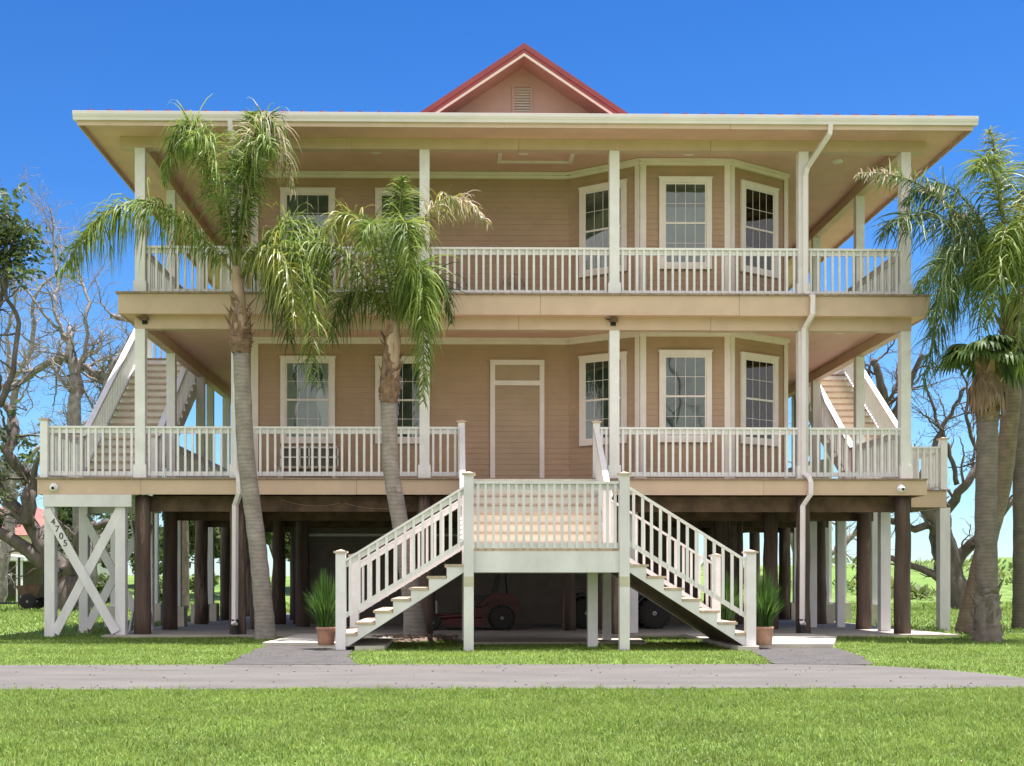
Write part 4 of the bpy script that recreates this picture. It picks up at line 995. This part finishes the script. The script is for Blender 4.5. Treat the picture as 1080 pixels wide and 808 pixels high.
P4 = thing('palm_tree', (10.5, 24.9, 0), 'leaning feather palm with a brown trunk behind the fan palm at the right edge', 'palm', 'palm trees')
palm_trunk(P4, [(10.60, 24.9, -.05), (10.63, 24.85, .35), (10.72, 24.5, 1.6), (10.88, 24.0, 3.0), (10.75, 23.3, 4.6), (10.30, 22.5, 6.4)], [.31, .26, .195, .18, .17, .15], 'ptrunk2')
boots(P4, (10.36, 22.6), .15, 5.6, 6.3, 14, rg)
B = Vector((10.22, 22.3, 6.6))
FR = [([(-50, 60), (-110, 90), (-150, 40)], [-.2, -.4, -.6], 'palmdark', .75, .45, 0),
      ([(-40, 40), (-85, 60), (-105, -70)], [-.4, -.8, -1.0], 'palmdark', .8, .9, 0),
      ([(-30, 80), (-70, 140), (-110, 85)], [.0, .0, .1], 'palmdark', .7, .7, 0),
      ([(-15, 90), (-35, 150), (-60, 100)], [-.3, -.6, -1.0], 'palm', .65, .6, 0),
      ([(-10, 60), (-35, 80), (-55, -60)], [-.6, -1.2, -1.4], 'palm', .8, .9, 0),
      ([(5, 80), (15, 130), (25, -30)], [-.7, -1.3, -1.6], 'palmyel', .8, .9, 0),
      ([(10, 90), (30, 150), (70, 110)], [-.2, -.3, -.4], 'palm', .6, .6, 0),
      ([(-4, 80), (-12, 130), (-20, 165)], [0, 0, 0], 'palmyel', .5, .35, 0),
      ([(-25, 40), (-60, 20), (-80, -110)], [.2, .4, .5], 'palmdark', .8, .9, 0),
      ([(30, 60), (80, 80), (110, -30)], [.0, -.2, -.2], 'palmdark', .8, .8, 0),
      ([(0, 40), (5, 40), (10, -100)], [-.5, -1.0, -1.1], 'palm', .8, 1.0, 0),
      ([(25, 60), (60, 60), (60, -90)], [-.5, -.9, -1.0], 'palm', .8, .9, 0),
      ([(-20, 90), (-50, 120), (-40, 20)], [.4, .8, 1.1], 'palmdark', .7, .8, 0),
      ([(-20, 50), (-45, 50), (-62, -95)], [-.5, -.9, -1.1], 'palm', .8, .9, 0), ([(-8, 50), (-22, 60), (-28, -110)], [-.7, -1.3, -1.5], 'palm', .8, .9, 0),
      ([(12, 70), (28, 90), (20, -80)], [-.8, -1.4, -1.7], 'palmyel', .75, .9, 0), ([(15, 110), (40, 170), (60, 130)], [.1, .2, .2], 'palmdark', .6, .6, 0)]
for px, yo, m, LL, dr, dy in FR: fr1(P4, B, px, yo, m, LL=LL, droop=dr, dry=dy, dens=46)
frond(P4, [B+Vector((-.05, -.1, 0)), B+Vector((-1.2, -.2, 1.7)), B+Vector((-2.0, -.3, 2.0)), B+Vector((-2.95, -.4, 1.85))], 'palmdark', rg, LL=.34, dens=46, droop=.35, dry=.25)
P5 = thing('palm_tree', (12.4, 26.6, 0), 'upright grey palm cut by the right edge of the picture behind the leaning palm', 'palm', 'palm trees')
palm_trunk(P5, [(12.75, 27.0, -.05), (12.72, 27, .5), (12.70, 27, 2.6), (12.6, 27, 7.6)], [.29, .235, .205, .18], 'ptrunk3')
B = Vector((12.6, 27, 7.7)); 
for i in range(10):
    a = 2*math.pi*i/10+.2; e = rg.uniform(.4, 1.3); c_, s_ = math.cos(a), math.sin(a)
    frond(P5, [B, B+Vector((c_*.9, s_*.9, 1.0*e)), B+Vector((c_*2.0, s_*2.0, 1.1*e)), B+Vector((c_*2.4, s_*2.4, -.8+.5*e))], 'palmdark', rg, LL=.7, dens=36)

# mulch and litter round palm 2
g = G(); o = []
for i in range(24):
    a = 2*math.pi*i/24; r = .62*(1+.2*math.sin(3*a+1)+.1*rnd.uniform(-1, 1)); o.append((-.72+r*math.cos(a)*1.25, 21.95+r*1.1*math.sin(a)))
g = G(); g.add([(x, y, .012) for x, y in o]+[(-.72+(x+.72)*.6, 21.95+(y-21.95)*.6, .07) for x, y in o], [(i, (i+1) % 24, 24+(i+1) % 24, 24+i) for i in range(24)]+[tuple(range(24, 48))])
for i in range(160):
    a = rnd.uniform(0, 6.28); r = rnd.random()**.6*.7; g.cbox((-.72+r*math.cos(a)*1.2, 21.9+r*math.sin(a), .07+.02*rnd.random()), (rnd.uniform(.03, .1), .02, .02), rnd.uniform(0, 3))
tag(g.build('mulch', M['mulch']), 'brown bark mulch round the foot of the shorter palm', 'mulch', kind='stuff')

# ------------------------------------------------------------------ bare and leafy trees
def grow(gt, gb, pts, r0, r1, rg, depth, tips, dens=1., maxd=3, twig=.55):
    # limb through pts with roughened path, then side branches
    C = []; n = 5
    P = [Vector(p) for p in pts]
    for i in range(len(P)-1):
        a, b = P[max(i-1, 0)], P[min(i+2, len(P)-1)]
        for k in range(n):
            t = k/n; q = .5*((2*P[i])+(P[i+1]-a)*t+(2*a-5*P[i]+4*P[i+1]-b)*t*t+(-a+3*P[i]-3*P[i+1]+b)*t**3); C.append(q)
    C.append(P[-1]); L = sum((C[i+1]-C[i]).length for i in range(len(C)-1))
    C = [C[0]]+[c+Vector((rg.gauss(0, 1), rg.gauss(0, 1), rg.gauss(0, 1)))*min(.06*L/len(C)*2.2, .09) for c in C[1:]]
    m = len(C); RR = [r0+(r1-r0)*(i/(m-1))**.8 for i in range(m)]
    (gt if depth <= 1 else gb).tube(C, RR, 9 if depth == 0 else (7 if depth == 1 else 4), jit=.07 if depth < 2 else 0, rg=rg)
    tips.append(C[-1])
    if depth >= maxd: return
    k = int(L*dens*(1.5 if depth < 2 else 2.2)); 
    for _ in range(k):
        f = rg.uniform(.28 if depth == 0 else .15, 1); i = min(m-2, int(f*(m-1))); d = (C[i+1]-C[i]).normalized()
        ax = Vector((rg.gauss(0, 1), rg.gauss(0, 1), rg.gauss(0, .7))); pr = (ax-d*ax.dot(d)).normalized()
        nd = (d*rg.uniform(.25, .8)+pr*rg.uniform(.6, 1.1)+Vector((0, 0, .22))).normalized()
        ll = L*rg.uniform(.22, .5)*(1-.35*f) if depth == 0 else L*rg.uniform(.25, .6); ll = max(.25, min(ll, 3.2 if depth == 0 else 2.0))
        rr = min(RR[i]*rg.uniform(.35, .6), .02+.030*ll)
        p = C[i]; Q = [p]; 
        for s in range(3):
            nd = (nd+Vector((rg.gauss(0, .38), rg.gauss(0, .38), rg.gauss(.06, .32)))).normalized(); Q.append(Q[-1]+nd*ll/3)
        grow(gt, gb, Q, rr, max(.006, rr*.25), rg, depth+1 if depth > 0 else 2, tips, dens, maxd, twig)
def tree(name, base, limbs, label, seed, bark, leaf=None, dens=.9, maxd=4, scale=29.8, group=None, leaf_boxes=(), tipleaf=0, lsize=.13, per=16):
    rg = random.Random(seed); T = thing(name, base, label, 'tree', group); gt, gb, tips = G(), G(), []
    B = Vector(base)
    for pts, r0, r1 in limbs:
        P = []; dy = 0
        for i, (x, z) in enumerate(pts):
            if i > 0: dy += rg.uniform(-.5, .5)
            P.append(B+Vector((x/scale, dy if i > 1 else 0, z/scale)))
        grow(gt, gb, P, r0, r1, rg, 1, tips, dens, maxd)
    gt.build('trunk', M[bark], T, True); gb.build('branches' if leaf else 'crown', M[bark], T, True)
    if leaf:
        V = []; F = []
        cents = [t for t in tips if rg.random() < tipleaf]
        for (cx_, cz_, rx, rz, nn) in leaf_boxes:
            for _ in range(nn):
                a, b, c = rg.gauss(0, .45), rg.gauss(0, .45), rg.gauss(0, .45)
                cents.append(B+Vector((cx_/scale+a*rx/scale, b*1.2, cz_/scale+c*rz/scale)))
        for c in cents:
            for _ in range(per):
                p = c+Vector((rg.gauss(0, .2), rg.gauss(0, .2), rg.gauss(0, .16))); s = lsize*rg.uniform(.5, 1.2)
                d = Vector((rg.gauss(0, 1), rg.gauss(0, 1), rg.gauss(0, .6))).normalized(); e = d.cross(Vector((rg.gauss(0, 1), rg.gauss(0, 1), rg.gauss(0, 1)))).normalized()
                o = len(V); V += [tuple(p-d*s), tuple(p+e*s*.42), tuple(p+d*s), tuple(p-e*s*.42)]; F.append((o, o+1, o+2, o+3))
        npmesh('crown', V, F, M[leaf], T)
    return T
def rel(b, L): return [(x-b[0], b[1]-y) for x, y in L]
b = (70, 645)
tree('oak_tree', (-13.75, 43, -.05), [
    (rel(b, [(72, 648), (71, 625), (68, 603)]), .62, .50),
    (rel(b, [(68, 605), (50, 580), (28, 550), (0, 520), (-40, 480)]), .42, .14),
    (rel(b, [(64, 604), (40, 588), (0, 560), (-50, 548)]), .36, .14),
    (rel(b, [(71, 605), (82, 580), (92, 556), (130, 552)]), .30, .10),
    (rel(b, [(28, 552), (33, 520), (31, 503), (12, 482), (12, 446), (0, 427), (-30, 400)]), .30, .10),
    (rel(b, [(33, 520), (42, 480), (60, 460)]), .14, .05),
    (rel(b, [(0, 427), (12, 400), (18, 340), (8, 300), (15, 260)]), .14, .04),
    (rel(b, [(-20, 410), (-10, 340), (10, 290), (0, 240)]), .16, .04)],
    'huge live oak with thick twisted limbs, leafy only in patches, behind the white braced frame', 5, 'bark', 'leaf', .8, 4,
    leaf_boxes=((8-70, 645-262, 42, 46, 110), (-10-70, 645-240, 40, 40, 60), (22-70, 645-462, 48, 34, 12), (-5-70, 645-480, 40, 40, 12), (60-70, 645-500, 26, 22, 3)), lsize=.15, per=16)
b = (78, 645)
tree('dead_tree', (-14.3, 46.5, -.05), [
    (rel(b, [(80, 648), (84, 600), (76, 540), (72, 470), (72, 400)]), .42, .24),
    (rel(b, [(72, 400), (66, 370), (64, 345)]), .2, .10),
    (rel(b, [(74, 500), (92, 462), (106, 425), (98, 402), (78, 388), (52, 376), (20, 388), (0, 398), (-30, 410)]), .26, .09),
    (rel(b, [(100, 432), (108, 400), (122, 372), (136, 352), (128, 338), (105, 334)]), .2, .10),
    (rel(b, [(72, 402), (80, 380), (98, 372), (100, 352)]), .12, .05),
    (rel(b, [(72, 420), (52, 396), (44, 376)]), .1, .04),
    (rel(b, [(66, 370), (50, 330), (46, 290), (38, 250), (38, 215)]), .09, .03),
    (rel(b, [(64, 360), (40, 335), (15, 300)]), .09, .03), (rel(b, [(80, 385), (85, 330), (70, 285), (62, 262)]), .09, .03)],
    'grey dead tree with broken bare limbs rising left of the left porch stairs', 8, 'deadbark', None, 1.7, 4, 27.5)
b = (20, 640)
tree('dead_tree', (-21.0, 56, -.05), [(rel(b, [(22, 642), (24, 600), (30, 540), (26, 470), (34, 410)]), .32, .16), (rel(b, [(26, 470), (8, 420), (-6, 360), (10, 310), (4, 270)]), .16, .04), (rel(b, [(34, 410), (56, 370), (58, 320), (80, 290), (78, 250)]), .14, .03), (rel(b, [(34, 410), (30, 360), (42, 320), (30, 280)]), .12, .03), (rel(b, [(30, 520), (60, 480), (90, 470), (120, 440)]), .15, .04), (rel(b, [(28, 500), (0, 470), (-20, 450)]), .14, .04)],
    'slender grey dead tree at the left edge, further off than the broken one', 19, 'deadbark', None, 1.5, 4, 22.5)
b = (1007, 643)
tree('dead_tree', (18.7, 45.3, .0), [
    (rel(b, [(1008, 646), (1004, 615), (1000, 585), (994, 560)]), .62, .42),
    (rel(b, [(995, 564), (980, 540), (966, 518), (950, 488), (938, 448), (926, 405), (917, 378)]), .32, .12),
    (rel(b, [(1004, 606), (1016, 582), (1035, 560), (1062, 528)]), .30, .12),
    (rel(b, [(996, 570), (1000, 540), (1012, 508), (1036, 480), (1062, 470)]), .24, .08),
    (rel(b, [(985, 550), (965, 556), (938, 544), (915, 550)]), .18, .07),
    (rel(b, [(940, 455), (948, 425), (960, 405), (972, 372)]), .18, .09),
    (rel(b, [(966, 520), (985, 470), (1000, 442), (1014, 408)]), .15, .05),
    (rel(b, [(1003, 612), (985, 606), (950, 590), (925, 586)]), .2, .08),
    (rel(b, [(930, 420), (918, 405), (912, 385)]), .1, .05),
    (rel(b, [(1010, 510), (1000, 470), (985, 430), (970, 400)]), .10, .04),
    (rel(b, [(1036, 480), (1020, 440), (1025, 400), (1005, 370)]), .09, .03),
    (rel(b, [(950, 488), (925, 470), (905, 440)]), .12, .05)],
    'large bare dead tree standing on the grass behind the right palms', 12, 'bark', None, 1.5, 4, 28.3)
b = (850, 640)
tree('dead_tree', (17.2, 58, .2), [
    (rel(b, [(835, 640), (833, 590), (820, 560), (800, 540)]), .4, .15), (rel(b, [(833, 592), (850, 560), (880, 548), (900, 520)]), .25, .08),
    (rel(b, [(833, 600), (870, 590), (895, 570), (920, 560)]), .22, .08), (rel(b, [(820, 562), (790, 560), (770, 545)]), .2, .08), (rel(b, [(825, 570), (830, 530), (840, 480), (830, 440)]), .2, .06)],
    'bare dead tree seen between the piles under the right half of the house', 15, 'deadbark', None, .8, 4, 22.)

# leafy backdrop trees on the left
def blob(name, base, rx, rz, hz, label, seed, m, n=420, group='green trees behind the house', ls=.20):
    rg = random.Random(seed); T = thing(name, base, label, 'tree', group); B = Vector(base)
    gt = G(); gt.tube([B, B+Vector((.1, 0, hz*.5)), B+Vector((.2, 0, hz))], [.22, .16, .08], 8)
    cl = []
    for i in range(9):
        a = rg.uniform(0, 6.28); e = B+Vector((math.cos(a)*rx*rg.uniform(.3, .8), math.sin(a)*rx*rg.uniform(.3, .8), hz+rz*rg.uniform(-.6, .7))); gt.tube([B+Vector((.1, 0, hz*.6)), (B+Vector((.1, 0, hz*.6))).lerp(e, .5)+Vector((0, 0, .2)), e], [.09, .06, .02], 5); cl.append((e, rg.uniform(.45, .9)*rx*.55))
    gt.build('trunk', M['bark'], T, True); V = []; F = []
    for c, r in cl:
        for _ in range(n):
            v = Vector((rg.gauss(0, 1), rg.gauss(0, 1), rg.gauss(0, .75))); v = v.normalized()*r*rg.random()**.45; p = c+v
            if p.z < .05: continue
            s = ls*rg.uniform(.5, 1.3); d = Vector((rg.gauss(0, 1), rg.gauss(0, 1), rg.gauss(0, .6))).normalized(); e = d.cross(Vector((rg.gauss(0, 1), rg.gauss(0, 1), rg.gauss(0, 1)))).normalized()
            o = len(V); V += [tuple(p-d*s), tuple(p+e*s*.5), tuple(p+d*s), tuple(p-e*s*.5)]; F.append((o, o+1, o+2, o+3))
    npmesh('crown', V, F, M[m], T)
blob('leafy_tree', (-17.0, 66, .0), 3.0, 2.0, 3.4, 'green bushy tree behind the left piles, right of the red roofed house', 1, 'bush')
blob('leafy_tree', (-13.0, 62, .0), 2.6, 2.2, 3.6, 'dense dark green tree seen between the first two left piles', 2, 'bush')
blob('leafy_tree', (-9.6, 64, .0), 2.6, 2.0, 3.4, 'green tree seen behind the left downspout', 3, 'leaf')
blob('leafy_tree', (-22.2, 74, .0), 3.4, 2.4, 4.8, 'green tree behind the bracing frame and the red roofed house', 4, 'leaf')
blob('leafy_tree', (-31.5, 80, .0), 3.6, 3.0, 5.8, 'tall green tree behind the carport at the left edge', 5, 'leaf')
for i, (x, y, r) in enumerate(((-16.2, 57, 1.0), (-14.0, 56, .9), (-11.6, 55, .95), (-8.9, 56, 1.0), (-6.6, 56, .9))):
    blob('garden_shrub', (x, y, .0), r, .7, .75, ['low pale shrub left of the dark tree behind the left piles', 'low pale shrub below the dark tree behind the left piles', 'low pale shrub right of the dark tree behind the left piles', 'low pale shrub behind the left downspout', 'low pale shrub at the left end of the store room'][i], 20+i, 'bushl', 120, 'shrubs behind the house', .11)
for x, y, h, lab in ((-12.2, 48, 4.2, 'brown trunked palm seen between the left piles'), (-9.9, 44, 4.6, 'dark shaggy palm seen behind the left piles, nearer the house')):
    T = thing('palm_tree', (x, y, 0), lab, 'palm', 'palms behind the house'); rg = random.Random(int(h*10)); palm_trunk(T, [(x, y, -.05), (x+.05, y, h*.5), (x, y, h)], [.26, .2, .18], 'ptrunk2'); B = Vector((x, y, h))
    for i in range(9):
        a = 2*math.pi*i/9; c_, s_ = math.cos(a), math.sin(a); e = rg.uniform(.3, 1.2); frond(T, [B, B+Vector((c_*.8, s_*.8, .8*e)), B+Vector((c_*1.7, s_*1.7, .8*e)), B+Vector((c_*2.1, s_*2.1, -1.2+.4*e))], 'palmdark', rg, LL=.6, dens=24)

# low brush on the levee
V = []; F = []; rg = random.Random(77)
for _ in range(5200):
    x = rg.uniform(4, 40); y = rg.choice([rg.uniform(60, 76), rg.uniform(60, 66)]); z = hgt(x, y); cl = math.sin(x*.9)+math.sin(x*.37+y*.5)
    if cl < .25: continue
    s = rg.uniform(.12, .30)*(1+.4*max(0, cl)); a = rg.uniform(0, 6.28); o = len(V); d = Vector((math.cos(a)*.6, math.sin(a)*.6, rg.uniform(.3, 1))).normalized(); e = Vector((-math.sin(a), math.cos(a), 0))*.35; p = Vector((x, y, z+rg.uniform(0, .35)))
    V += [tuple(p-d*s*.2), tuple(p+e*s+d*s*.5), tuple(p+d*s*1.3), tuple(p-e*s+d*s*.5)]; F.append((o, o+1, o+2, o+3))
tag(npmesh('brush', V, F, M['bushl']), 'scattered weeds and low brush on the grassy levee', 'brush', kind='stuff')

# ------------------------------------------------------------------ far left: house, carport, fence, cart
T = thing('far_house', (-31.5, 82, 0), 'pale walled house with a red tiled roof far off behind the live oak', 'house')
G().box(-40, -24.5, 78, 88, 0, 4.0).build('wall', M['farwhite'], T)
V = [(-40.6,77.4,4.0),(-23.9,77.4,4.0),(-23.9,88.6,4.0),(-40.6,88.6,4.0),(-36,83,6.1),(-28.5,83,6.1)]
G().add(V, [(0,1,5,4),(1,2,5),(2,3,4,5),(3,0,4),(3,2,1,0)]).build('roof', M['farred'], T)
for x in (-37, -33, -29.5, -26.4):
    wn = G().box(x-.7, x+.7, 77.95, 77.999, 1.2, 2.7).build('window', M['trim'], T); G().box(x-.55, x+.55, 77.93, 77.949, 1.32, 2.58).build('pane', M['room_dark'], wn)
T = thing('carport', (-23.5, 60, 0), 'white flat roofed carport at the left edge beyond the lawn', 'carport')
G().prism([(-30, 58.2, 2.05), (-20.6, 58.2, 2.05), (-20.6, 58.2, 2.22), (-24.5, 58.2, 2.62), (-30, 58.2, 2.5)], (0, 5, 0)).build('roof', M['camw'], T)
for x in (-29, -26.5, -23.6, -22.9, -20.9): G().box(x-.12, x+.12, 58.3, 58.54, 0, 2.05).build('post', M['camw'], T)
G().box(-30, -20.8, 62.9, 63.0, 0, 2.05).build('back_wall', M['room'], T)
T = thing('metal_fence', (-19, 50.5, 0), 'thin black metal fence panel on the lawn before the carport', 'fence')
for i in range(8): x = -24.2+i*1.02; G().box(x-.04, x+.04, 50.46, 50.54, 0, 2.05 if i > 2 else 2.0).build('fence_post', M['black'], T)
g = G(); g.box(-24.2, -17.0, 50.48, 50.52, .12, .2); g.build('bottom_rail', M['black'], T)
T = thing('dump_cart', (-16.0, 46.5, 0), 'dark two wheeled garden cart standing left of the oak trunk', 'cart')
G().prism([(-16.65, 46.1, .90), (-15.7, 46.1, .95), (-15.85, 46.1, .42), (-16.4, 46.1, .42)], (0, .9, 0)).build('tray', M['darkwood'], T)
for y in (46.0, 47.1): wheel(T, 'wheel', (-16.15, y, .3), .3, .12)
G().tube([(-15.9, 46.5, .45), (-15.4, 46.5, .4), (-15.0, 46.5, .6)], .03, 6).build('handle', M['black'], T)

# ------------------------------------------------------------------ grass blades (short lawn)
def inside(px, py, poly):
    c = np.zeros(len(px), bool); n = len(poly)
    for i in range(n):
        x0, y0 = poly[i]; x1, y1 = poly[(i+1) % n]
        k = ((y0 > py) != (y1 > py)) & (px < (x1-x0)*(py-y0)/(y1-y0+1e-12)+x0); c ^= k
    return c
def blades(n, x0, x1, y0, y1, h, wd, seed, wedge=True, reject=None):
    r = np.random.default_rng(seed); x = r.uniform(x0, x1, n); y = r.uniform(y0, y1, n)
    if wedge: k = (x > -.46*y-.6) & (x < .50*y+.8); x, y = x[k], y[k]
    if reject is not None: k = ~reject(x, y); x, y = x[k], y[k]
    n = len(x); patch = .5+.5*np.sin(x*1.7+np.sin(y*1.3)*1.5)*np.sin(y*2.1+np.sin(x*.9))
    hh = h*(.55+.6*r.random(n))*(.75+.5*patch); a = r.uniform(0, 2*np.pi, n); lean = hh*r.uniform(.2, 1.5, n); b = a+r.uniform(-1.2, 1.2, n)
    tall = r.random(n) < .006; hh[tall] *= 2.2; lean[tall] *= 1.6
    ux, uy = -np.sin(a)*wd, np.cos(a)*wd; V = np.zeros((n, 5, 3), np.float32)
    f = r.uniform(.6, 1.3, n); ux *= f; uy *= f
    V[:, 0] = np.stack([x-ux, y-uy, np.full(n, -.004)], 1); V[:, 1] = np.stack([x+ux, y+uy, np.full(n, -.004)], 1)
    mx, my = x+np.cos(b)*lean*.35, y+np.sin(b)*lean*.35
    V[:, 2] = np.stack([mx+ux*.8, my+uy*.8, hh*.6], 1); V[:, 3] = np.stack([mx-ux*.8, my-uy*.8, hh*.6], 1)
    V[:, 4] = np.stack([x+np.cos(b)*lean, y+np.sin(b)*lean, hh], 1)
    i = np.arange(n)[:, None]*5
    F = np.concatenate([i+np.array([[0, 1, 2]]), i+np.array([[0, 2, 3]]), i+np.array([[3, 2, 4]])], 0)
    return V.reshape(-1, 3), F
POLYS = [APL, APR, PADL, PADR, [(-6.7, 22.98), (9.6, 22.98), (9.6, 38), (-6.7, 38)], [(.2, 20.35), (3.2, 20.35), (3.4, 23.01), (-.3, 23.01)]]
def rej(x, y):
    k = np.zeros(len(x), bool)
    for p in POLYS: k |= inside(x, y, p)
    return k | inside(x, y, ROADP)
parts = [blades(260000, -6, 7, 6.4, 12.1, .036, .0036, 1, True, rej), blades(200000, -11, 12, 12.8, 24, .036, .0048, 2, True, rej), blades(45000, -16, 20, 24, 44, .08, .014, 3, True, rej), blades(30000, -30, 36, 42, 66, .11, .03, 4, True, rej)]
def tufts(n, y0, y1, seed, per=12, h=.055, wd=.0034):
    r = np.random.default_rng(seed); cx = r.uniform(-9, 11, n); cy = r.uniform(y0, y1, n); k = (cx > -.46*cy-.6) & (cx < .50*cy+.8) & ~rej(cx, cy); cx, cy = cx[k], cy[k]; n = len(cx)
    x = np.repeat(cx, per)+r.normal(0, .018, n*per); y = np.repeat(cy, per)+r.normal(0, .018, n*per); m = n*per
    hh = h*r.uniform(.5, 1.25, m)*np.repeat(r.uniform(.7, 1.5, n), per); b = r.uniform(0, 2*np.pi, m); ln = hh*r.uniform(.3, 1.5, m); a = b+r.uniform(.6, 2.2, m); ux, uy = np.cos(a)*wd, np.sin(a)*wd
    V = np.zeros((m, 5, 3), np.float32); z0 = np.full(m, -.003)
    V[:, 0] = np.stack([x-ux, y-uy, z0], 1); V[:, 1] = np.stack([x+ux, y+uy, z0], 1)
    mx, my = x+np.cos(b)*ln*.3, y+np.sin(b)*ln*.3
    V[:, 2] = np.stack([mx+ux*.8, my+uy*.8, hh*.65], 1); V[:, 3] = np.stack([mx-ux*.8, my-uy*.8, hh*.65], 1); V[:, 4] = np.stack([x+np.cos(b)*ln, y+np.sin(b)*ln, hh], 1)
    i = np.arange(m)[:, None]*5
    return V.reshape(-1, 3), np.concatenate([i+np.array([[0, 1, 2]]), i+np.array([[0, 2, 3]]), i+np.array([[3, 2, 4]])], 0)
parts += [tufts(1500, 6.6, 12.0, 9), tufts(900, 12.8, 22.9, 10, 10, .05, .0045)]
VV = []; FF = []; o = 0
for v, f in parts: VV.append(v); FF.append(f+o); o += len(v)
tag(npmesh('lawn_grass', np.concatenate(VV), np.concatenate(FF), M['blade']), 'short bright green lawn grass on both sides of the asphalt lane', 'grass', kind='stuff')
lv_, lf_ = blades(2600, -6, 7, 6.6, 12.0, .03, .0035, 21, True, rej); lv_[:, 2] = np.abs(lv_[:, 2])*.25+.018
lv2, lf2 = blades(1500, -9, 10, 12.8, 22.9, .04, .005, 22, True, rej); lv2[:, 2] = np.abs(lv2[:, 2])*.25+.02
tag(npmesh('dry_clippings', np.concatenate([lv_, lv2]), np.concatenate([lf_, lf2+len(lv_)]), M['straw']), 'dry grass clippings scattered over the lawn', 'clippings', kind='stuff')
# trees on the far side of the lawn, mirrored in the window panes
for i, (x, y, r, h) in enumerate(((-16, -30, 4.5, 7), (-5, -38, 4.0, 6.5), (5, -34, 4.2, 8), (15, -40, 5, 7.5), (26, -34, 4.6, 7))):
    blob('leafy_tree', (x, y, 0), r, 3.2, h, ['broad green tree mirrored in the left windows', 'low green tree mirrored in the lower left windows', 'tall green tree mirrored in the front bay window', 'broad green tree mirrored in the right bay window', 'green tree furthest right across the lawn'][i], 40+i, 'bush', 260, 'trees across the lawn facing the house', .34)
b = (0, 0)
tree('bare_tree', (13.5, -17, 0), [([(0, 0), (4, 90), (0, 190), (18, 300), (10, 420)], .34, .06), ([(2, 120), (40, 230), (90, 330), (110, 420)], .2, .05), ([(0, 180), (-50, 260), (-90, 350), (-130, 420)], .2, .05), ([(18, 300), (50, 360), (70, 430)], .12, .04), ([(-50, 260), (-40, 330), (-60, 400)], .12, .04)],
    'bare branched tree mirrored in the lower front bay window', 51, 'deadbark', None, .8, 4, 29.)
print('objects', len(bpy.data.objects))
